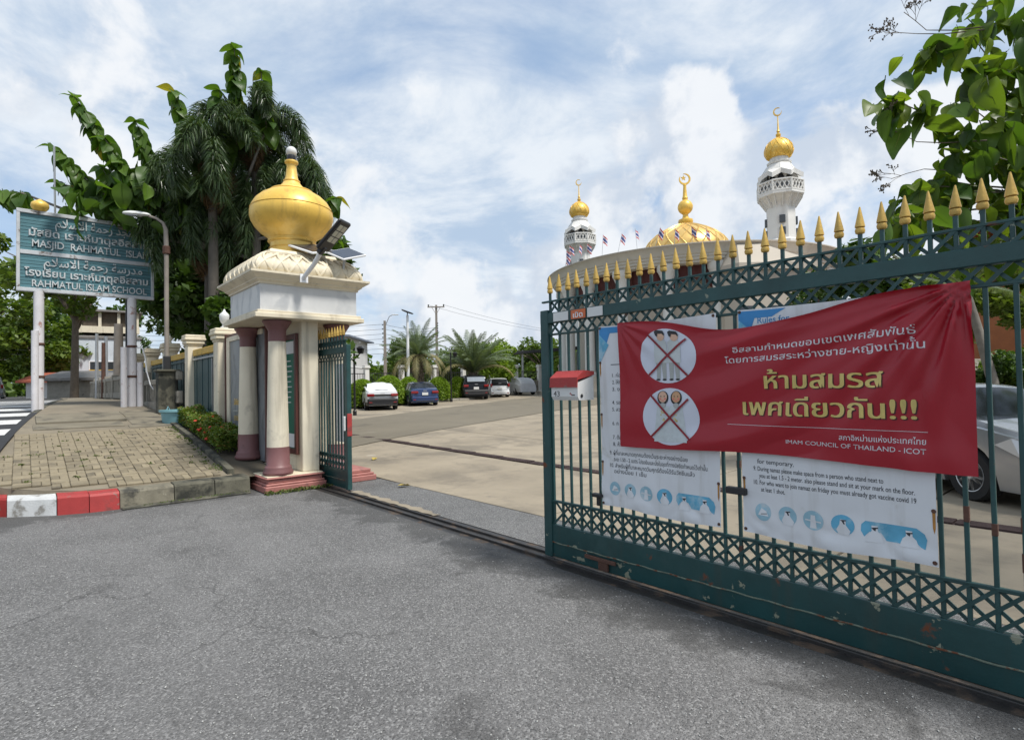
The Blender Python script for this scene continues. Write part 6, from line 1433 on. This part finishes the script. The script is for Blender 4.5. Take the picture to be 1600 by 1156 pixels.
# orange timber house at the right, boards one by one
T = thing('house', 'orange timber house with tiled roofs seen through the right gate bars', 'house', (-2.6, 41.0, .3), YAW+.35); W = dict(world=False)
b = MB(); b.box((0, 1.5, 3.2), (9, 6, 6.6)); b.build('wall', m_orangew, T, **W)
for k in range(20):
    b = MB(); b.box((0, -1.54, .5+k*.29), (9.1, .05, .26), rot=Euler((R(-6), 0, 0)).to_matrix(), bev=.006); b.build('board', m_orangew, T, **W)
b = MB(); b.add([(-5.4, -2.8, 5.9), (5.4, -2.8, 5.9), (5.4, 1.5, 9.2), (-5.4, 1.5, 9.2), (-5.4, 5.4, 6.3), (5.4, 5.4, 6.3)], [(0, 1, 2, 3), (3, 2, 5, 4)]); b.add([(-5.4, -2.8, 5.75), (5.4, -2.8, 5.75), (5.4, 1.5, 9.05), (-5.4, 1.5, 9.05)], [(0, 1, 2, 3)]); b.box((0, -2.8, 5.82), (10.8, .08, .22)); b.build('roof', m_orangeroof, T, **W)
b = MB(); b.add([(-5.6, -4.0, 3.0), (5.6, -4.0, 3.0), (5.6, -1.6, 4.0), (-5.6, -1.6, 4.0)], [(0, 1, 2, 3)]); b.box((0, -4.0, 2.95), (11.2, .08, .18)); b.build('porch_roof', m_orangeroof, T, **W)
b = MB()
for x_ in (-5, -2, 1, 4): b.box((x_, -3.8, 1.4), (.16, .16, 3.0))
b.build('porch_posts', m_bark, T, **W)
T = thing('boundary_wall', 'low grey boundary wall in front of the orange house', 'wall', (-2.5, 31.5, .3), YAW+.35)
for k in range(6):
    b = MB(); b.box((-6+k*2.4, 0, .95), (2.38, .16, 1.9), bev=.01); b.build('panel', m_conc, T, world=False)

# ---- trees of the courtyard and beyond
tree('round_tree', 'bright green round tree above the white hatchback', -37.6, 31.0, .7, 3.2, 2.9, 'round_a', l_bush, 7000, 1.75, 1.75, 1.5, 26, .5, .95, .14, seed=31, tr=.16)
tree('far_tree', 'dark tree right of the carport roof', -48, 46.5, .8, 5, 3.3, 'far_a', l_far, 6000, 4.2, 4.2, 2.6, 34, .8, 1.5, .26, seed=33, tr=.25)
tree('far_tree', 'bushy tree between the two utility poles', -55.5, 33.0, .8, 5, 3.9, 'far_b', l_far, 6000, 2.9, 2.9, 3.3, 30, .7, 1.3, .24, s=.85, seed=35, tr=.2)
for k, (x, y, z, key, s, lab) in enumerate([(-60, 26.5, .8, 'far_a', .85, 'tree behind the white house roof corner'), (-66, 38, .8, 'far_b', .8, 'tree low behind the tall crossarm pole'), (-60, 44, .8, 'far_a', .95, 'tree behind the upright date palm'), (-56, 52, .8, 'far_a', 1.05, 'tree behind the carport posts'), (-50, 56, .8, 'far_b', .9, 'tree between carport and mosque ring'), (-70, 30, .8, 'far_a', .8, 'small pale tree left of the street lamp pole')]):
    tree('far_tree', lab, x, y, z, 6, 3.4, key, l_far, s=s, rx=3, tr=.2, rz_=k*1.3, seed=33 if key == 'far_a' else 35)
for k, (x, y, z, key, s, cz, lab) in enumerate([(-6.6, 25.5, .3, 'dense_c', 1.25, 4.2, 'green tree behind the right end of the banner top'), (-4.0, 22.5, .3, 'street_a', .62, 4.0, 'leafy tree under the hanging teak leaves'), (-8.6, 30, .3, 'street_d', .9, 4.2, 'tree between entrance block and orange house'), (-2.9, 19.0, .1, 'dense_c', .42, 1.2, 'small shrub behind the silver car bonnet'), (-1.9, 20.0, .1, 'street_c', .34, 1.5, 'yellowish shrub beside the low grey wall')]):
    mm_ = {'dense_c': l_dark, 'street_a': l_mid, 'dense_a': l_dark, 'street_d': l_dark, 'street_c': l_mid}[key]
    tree('garden_tree', lab, x, y, z, 5.5 if cz > 3 else 1.6, cz, key, mm_, s=s, rx=2 if cz > 3 else .7, tr=.14 if cz > 3 else .05, rz_=k*.9, seed=50+k)
foxt = thing('leaning_palm', 'slim leaning palm beside the right edge of the banner', 'palm tree', (-2.6, 18.4, .2))
b = MB(); b.tube([(0, 0, -.2), (-.1, -.05, 1.2), (-.35, -.12, 2.6), (-.55, -.2, 3.6)], [.13, .12, .10, .09], 10); b.build('trunk', m_barkgrey, foxt, 60, world=False)
for k in range(11): link('frond', DF[k % 2], foxt, (-.55, -.2, 3.6), (0, R(20+60*((k*7) % 11)/11), k*2.4), (.62,)*3)
# far wood closing the horizon all round
V, F = [], []
g_ = np.random.default_rng(9); cl = []
for k in range(150):
    a = -2.6+k*.0235*1.0; d = 118+22*math.sin(k*2.3); x, y = math.sin(a)*d, math.cos(a)*d
    if y < 0 and x > -80: continue
    h = 5.5+2.2*math.sin(k*1.9)+1.6*math.sin(k*.7)
    for _ in range(7): cl.append((x+g_.uniform(-4, 4), y+g_.uniform(-4, 4), g_.uniform(.5, h), g_.uniform(1.6, 3.0)))
P = clump_points(46000, cl, 61); V, F = leaf_quads(P, .85, .5, 1.6, 62); o = link('far_wood', np_mesh('far_wood', V, F, l_far)); o['kind'] = 'stuff'

# ================================================================== CARS
def carpaint(name, col, rough=.22, metal=0.0): return mat(name, col, rough, metal, .05, 1.5, coat=.6)
def loft_car(T, L, Wd, top, belt, sill, wheels, rw, paint, wins, taper, cover=False, lower=None, detail=False):
    """body swept from tail (x=0) to nose (x=L); top / belt are (x, z) lists; wins = dict(rear=(x0,x1), front=(x0,x1), side=[(x0,x1)...])"""
    W = dict(world=False); N = max(50, int(L/.07)); xs = np.linspace(0, L, N+1)
    tz = np.interp(xs, *zip(*top)); bz = np.interp(xs, *zip(*belt)); hw = Wd/2
    def smooth(a, k=1):
        for _ in range(k): a = np.concatenate([a[:1], (a[:-2]+2*a[1:-1]+a[2:])/4, a[-1:]])
        return a
    tz, bz = smooth(tz, 3), smooth(bz, 3); tp = smooth(np.interp(xs, *zip(*taper)), 4)
    ring = []
    for x, t_, bb_, p in zip(xs, tz, bz, tp):
        arch = 0
        for wx in wheels:
            ra = rw+.055
            if abs(x-wx) < ra: arch = max(arch, rw+math.sqrt(ra*ra-(x-wx)**2))
        gh = max(0, min(1, (t_-bb_-.08)/.32)); zl = max(sill, arch); e = 1-.0*gh
        if cover: zl = sill
        lean = 0
        if x < .35: lean = (.35-x)*.30
        if x > L-.45: lean = -(x-(L-.45))*.35
        yr = hw*p*(.93-.17*gh)
        row = [(0, hw*p*.80, min(zl, bb_-.04)), (0, hw*p*.955, min(max(zl, sill), bb_-.035)), (0, hw*p*1.0, min(max(zl+.015, sill+.17), bb_-.03)), (.2, hw*p*1.0, min(max(zl+.03, bb_-.16), bb_-.02)), (.7, hw*p*.975, bb_), (.75, hw*p*.95, bb_+.015),
               (1, yr, bb_+.02+(t_-bb_-.02)*.93), (1, yr*.86, t_-.012), (1, yr*.45, t_+.008), (1, 0, t_+.012)]
        ring.append([(x+lean*k, y, z) for k, y, z in row])
    nr = len(ring[0]); full = []
    for r in ring: full.append(r+[(x, -y, z) for x, y, z in reversed(r[:-1])])
    M_n = 2*nr-1
    V = [Vector((x-L/2, y, z)) for r in full for x, y, z in r]
    def kind(i, j):
        jj = j if j < nr-1 else 2*nr-3-j
        xm = (xs[i]+xs[i+1])/2
        if cover: return 'body'
        if jj == 5:
            for a, c_ in wins.get('side', []):
                if a <= xm <= c_ and tz[i] > bz[i]+.12 and tz[i+1] > bz[i+1]+.12: return 'side_window'
        if jj >= 6:
            for nm, key in (('rear_window', 'rear'), ('windscreen', 'front')):
                if key in wins and wins[key][0] <= xm <= wins[key][1]: return nm
        if lower and jj <= lower[1]: return 'lower_trim'
        return 'body'
    groups = {}
    for i in range(N):
        for j in range(M_n-1):
            k = kind(i, j)
            groups.setdefault((k, j >= nr-1) if k == 'side_window' else (k, 0), []).append((i*M_n+j, i*M_n+j+1, (i+1)*M_n+j+1, (i+1)*M_n+j))
    for (k, sd_side), fs in groups.items():
        b = MB(); used = sorted({v for f in fs for v in f}); mp = {v: q for q, v in enumerate(used)}
        b.add([V[v] for v in used], [tuple(mp[v] for v in f) for f in fs])
        if k == 'body': b.add([V[v] for v in range(M_n)]+[V[N*M_n+v] for v in range(M_n)], [tuple(range(M_n)), tuple(range(2*M_n-1, M_n-1, -1))])
        b.build(k, {'body': paint, 'lower_trim': lower[0] if lower else paint}.get(k, m_glass), T, 35, **W)
    if not cover:
        b = MB(); b.box((0, 0, .34), (L*.9, Wd*.72, .22)); b.build('underbody', m_black, T, **W)
    for wx in wheels:
        for s in (-1, 1):
            y = s*(hw-.115); b = MB()
            b.lathe([(rw*.60, -.095), (rw*.93, -.105), (rw, -.07), (rw, .07), (rw*.93, .105), (rw*.60, .095)], 32); b.v = [(wx-L/2+v[0], y+v[2], rw+v[1]) for v in b.v]; tyre = b.build('tyre', m_tyre, T, 40, **W)
            b = MB(); b.lathe([(rw*.61, .02), (rw*.63, .1), (rw*.57, .09), (rw*.54, .02), (.05, .01)], 32); b.v = [(wx-L/2+v[0], y+s*v[2], rw+v[1]) for v in b.v]; b.build('rim', m_alloy if detail else m_steel, tyre, 40, **W)
            ns = 10 if detail else 5; b = MB()
            for q in range(ns):
                a = 2*math.pi*(q+(.14 if q % 2 else -.14) if detail else q)/ns; b.prism([(wx-L/2+r_*math.cos(a+da), y+s*.095, rw+r_*math.sin(a+da)) for r_, da in ((.04, -.5), (rw*.58, -.10), (rw*.58, .10), (.04, .5))], (0, -s*.03, 0))
            b.lathe([(.06, 0), (.05, .02), (.01, .025)], 12); k0 = len(b.v)-36; b.v[k0:] = [(wx-L/2+v[0], y+s*(.09+v[2]), rw+v[1]) for v in b.v[k0:]]; b.build('spokes', m_alloy, tyre, 40, **W)
    return V, M_n, nr, xs
def rear_kit(T, L, Wd, zl, hl, wl, zp, bump, m_bump, zb=(.28, .58), bar=None, x=0.0):
    W = dict(world=False); X = -L/2
    for s in (-1, 1):
        b = MB(); b.box((X+x, s*(Wd/2-wl/2-.07), zl), (.12, wl, hl), rz=-s*.16, bev=.03); b.build('tail_light', m_lampred, T, **W)
    b = MB(); b.box((X+x-.035, 0, zp), (.02, .36, .16), bev=.004); b.build('number_plate', m_plate, T, **W)
    b = MB(); b.box((X+x-.015, 0, zb[1]+.03), (.02, Wd*.72, .012)); b.box((X-.085, 0, zb[0]+.05), (.02, Wd*.6, .05), bev=.008); b.build('panel_gap', m_black, T, **W)
    b = MB(); b.box((X+x-.03, 0, zl+hl*.5+.02), (.015, .22, .03), bev=.006); b.build('handle_strip', m_steel, T, **W)
    for s in (-1, 1):
        b = MB(); b.box((X-.083, s*Wd*.36, zb[0]+.14), (.015, .16, .05), bev=.006); b.build('reflector', m_lampred, T, **W)
    b = MB(); b.box((X+.02, 0, (zb[0]+zb[1])/2), (.20, Wd*.90, zb[1]-zb[0]), bev=.06); b.build('bumper', m_bump, T, **W)
    if bar is not None: b = MB(); b.box((X+x-.02, 0, zl), (.04, Wd*.5, hl*.6), bev=.01); b.build('trim_bar', bar, T, **W)
HEAD = math.pi            # parked nose towards -X
def car(name, lab, x, y, z, rz, group=None): return thing(name, lab, 'car', (x, y, z), rz, group)
# white saloon
HB = HEAD-.38
T = car('sedan', 'old white saloon with white sheet over roof and dark bumper', -28.9, 15.15, .37, HB, 'cars parked nose in along the planter')
T.scale = (1.05,)*3
p_white = carpaint('white_car_paint', (.66, .67, .68)); p_blue = carpaint('blue_car_paint', (.022, .045, .13), .2, .35); p_blackp = mat('black_car_paint', (.008, .008, .010), .25, 0, .05, 1.5, spec=.35); p_silver = carpaint('silver_car_paint', (.40, .41, .43), .25, .6); p_grey = carpaint('grey_car_paint', (.16, .17, .18), .25, .4)
TOPS = [(0, .93), (.12, .98), (.7, 1.02), (1.35, 1.33), (1.8, 1.385), (2.6, 1.37), (3.2, 1.0), (3.35, .95), (4.1, .83), (4.4, .70)]
BELT = [(0, .86), (.7, .90), (2, .90), (3.3, .88), (4.1, .76), (4.4, .62)]
TAP = [(0, .86), (.18, .95), (.7, 1), (3.6, 1), (4.15, .92), (4.4, .78)]
loft_car(T, 4.4, 1.66, TOPS, BELT, .24, (.85, 3.45), .30, p_white, dict(side=[(1.15, 1.85), (1.95, 3.0)], front=(2.65, 3.15)), TAP, lower=(m_black, 1))
rear_kit(T, 4.4, 1.66, .76, .14, .36, .50, 0, m_black, (.26, .60), bar=m_black, x=.035)
b = MB(); vs = []; nx_, ny_ = 24, 16
for i in range(nx_+1):
    x_ = .55+i*.105
    for j in range(ny_+1):
        u = -1+2*j/ny_; zt = float(np.interp(x_, *zip(*TOPS))); zz_ = zt+.035-(abs(u)**3)*.26+.01*math.sin(9*x_+7*u); vs.append((x_-2.2, u*(.70 if abs(u) < .8 else .74), zz_))
b.add(vs, [(i*(ny_+1)+j, i*(ny_+1)+j+1, (i+1)*(ny_+1)+j+1, (i+1)*(ny_+1)+j) for i in range(nx_) for j in range(ny_)]); b.build('sheet_cover', m_offwhite, T, 60, world=False)
# blue saloon
T = car('sedan', 'dark blue saloon with red tail lights', -30.6, 18.85, .41, HB, 'cars parked nose in along the planter')
TOPB = [(0, .98), (.1, 1.04), (.5, 1.07), (1.25, 1.38), (1.9, 1.46), (2.6, 1.43), (3.35, 1.02), (3.5, .98), (4.2, .86), (4.5, .68)]
loft_car(T, 4.5, 1.78, TOPB, [(0, .90), (.5, .95), (2, .95), (3.4, .90), (4.2, .78), (4.5, .6)], .22, (.88, 3.5), .32, p_blue, dict(rear=(.55, 1.3), side=[(1.0, 1.85), (1.95, 3.05)], front=(2.75, 3.3)), [(0, .82), (.2, .95), (.8, 1), (3.6, 1), (4.2, .93), (4.5, .75)])
rear_kit(T, 4.5, 1.78, .83, .15, .42, .74, 0, p_blue, (.26, .58), x=.05)
# black sport utility
T = car('suv', 'black sport utility car with white number plate', -34.5, 25.9, .53, HEAD-.48, 'cars parked nose in along the planter'); T.scale = (1.06,)*3
loft_car(T, 4.5, 1.88, [(0, 1.05), (.08, 1.35), (.3, 1.66), (.8, 1.73), (2.5, 1.70), (3.2, 1.14), (3.4, 1.08), (4.2, .96), (4.5, .78)], [(0, 1.0), (.4, 1.05), (2.4, 1.02), (3.4, 1.0), (4.2, .88), (4.5, .7)], .32, (.9, 3.55), .37, p_blackp, dict(rear=(.05, .34), side=[(.5, 1.2), (1.3, 2.05), (2.12, 2.9)], front=(2.6, 3.15)), [(0, .88), (.2, .97), (.8, 1), (3.6, 1), (4.2, .94), (4.5, .8)], lower=(m_black, 1))
rear_kit(T, 4.5, 1.88, .98, .16, .34, .82, 0, m_dark, (.36, .70), x=.02)
b = MB(); b.box((-2.13, 0, 1.42), (.03, 1.22, .36), rot=Euler((0, R(24), 0)).to_matrix(), bev=.04); b.build('rear_glass', mat('sky_glass', (.25, .28, .31), .05, 0, .1, spec=1.0), T, world=False)
# white hatchback
T = car('hatchback', 'white hatchback with dark rear window', -36.0, 29.5, .58, HEAD-.48, 'cars parked nose in along the planter')
loft_car(T, 4.0, 1.72, [(0, .98), (.07, 1.2), (.28, 1.50), (.7, 1.58), (2.2, 1.55), (2.9, 1.06), (3.1, 1.0), (3.7, .88), (4.0, .7)], [(0, .92), (.4, .97), (2.2, .95), (3.1, .92), (3.7, .8), (4.0, .62)], .24, (.75, 3.2), .31, p_white, dict(rear=(.03, .34), side=[(.45, 1.0), (1.08, 1.75), (1.82, 2.6)], front=(2.3, 2.88)), [(0, .86), (.2, .96), (.7, 1), (3.2, 1), (3.7, .93), (4.0, .76)])
rear_kit(T, 4.0, 1.72, 1.0, .26, .17, .74, 0, p_white, (.24, .58), x=.03)
b = MB(); b.box((-1.885, 0, 1.26), (.03, 1.22, .38), rot=Euler((0, R(27), 0)).to_matrix(), bev=.05); b.build('rear_glass', m_glass, T, world=False)
# car under a cover
T = car('covered_car', 'car under a pale grey fabric cover at the row end', -37.3, 33.2, .72, HEAD-.30, 'cars parked nose in along the planter')
m_cover = mat('cover_fabric', (.46, .47, .49), .6, .1, .1, 3, .5, 5)
loft_car(T, 4.3, 1.86, [(0, .95), (.2, 1.15), (.8, 1.43), (1.5, 1.50), (2.4, 1.47), (3.2, 1.1), (4.0, .95), (4.3, .75)], [(0, .8), (.8, .95), (2.4, .95), (3.3, .9), (4.3, .6)], .24, (.8, 3.4), .31, m_cover, {}, [(0, .82), (.3, .95), (1, 1), (3.4, 1), (4.3, .8)], cover=True)
# silver car behind the gate
T = car('silver_car', 'silver saloon parked behind the gate at the right edge', -1.86, 10.24, .0, R(-38))
TOPV = [(0, 1.0), (.1, 1.05), (.5, 1.08), (1.3, 1.40), (1.9, 1.46), (2.45, 1.44), (3.35, 1.03), (3.55, .98), (4.2, .84), (4.55, .62)]
loft_car(T, 4.55, 1.76, TOPV, [(0, .9), (.5, .95), (2, .96), (3.4, .93), (4.2, .78), (4.55, .56)], .20, (.9, 3.31), .325, p_silver, dict(rear=(.6, 1.3), side=[(1.1, 1.95), (2.05, 3.2)], front=(2.55, 3.42)), [(0, .82), (.2, .95), (.8, 1), (3.7, 1), (4.25, .93), (4.55, .72)], detail=True)
for s in (-1, 1):
    b = MB(); b.prism([(1.42, s*.86, .74), (1.62, s*.845, .83), (1.98, s*.78, .80), (2.14, s*.66, .70), (2.05, s*.745, .60), (1.72, s*.84, .62)], (0, s*.025, 0)); b.build('headlight', m_lens, T, world=False)
    b = MB(); b.box((.98, s*.97, 1.02), (.16, .2, .13), bev=.04); b.build('mirror', p_silver, T, world=False)
    b = MB(); b.box((.30, s*.885, .62), (.006, .012, .62)); b.box((-.55, s*.885, .62), (.006, .012, .62)); b.build('door_gap', m_black, T, world=False)
b = MB(); b.box((2.24, 0, .42), (.10, 1.2, .26), bev=.03); b.build('grille', m_black, T, world=False)
# grey pick-up on the street at the far left
T = car('van', 'grey van parked on the street at the far left edge', -60, -1.9, 1.1, HEAD, None)
loft_car(T, 4.6, 1.8, [(0, 1.2), (.1, 1.6), (.4, 1.85), (3.0, 1.85), (3.7, 1.15), (4.3, 1.0), (4.6, .8)], [(0, 1.05), (3.6, 1.0), (4.6, .75)], .3, (.9, 3.6), .34, p_grey, dict(rear=(.1, .38), side=[(.6, 1.6), (1.7, 2.9)], front=(3.05, 3.62)), [(0, .9), (.3, 1), (4, 1), (4.6, .85)])
rear_kit(T, 4.6, 1.8, 1.1, .3, .16, .8, 0, p_grey, (.35, .65), x=.03)
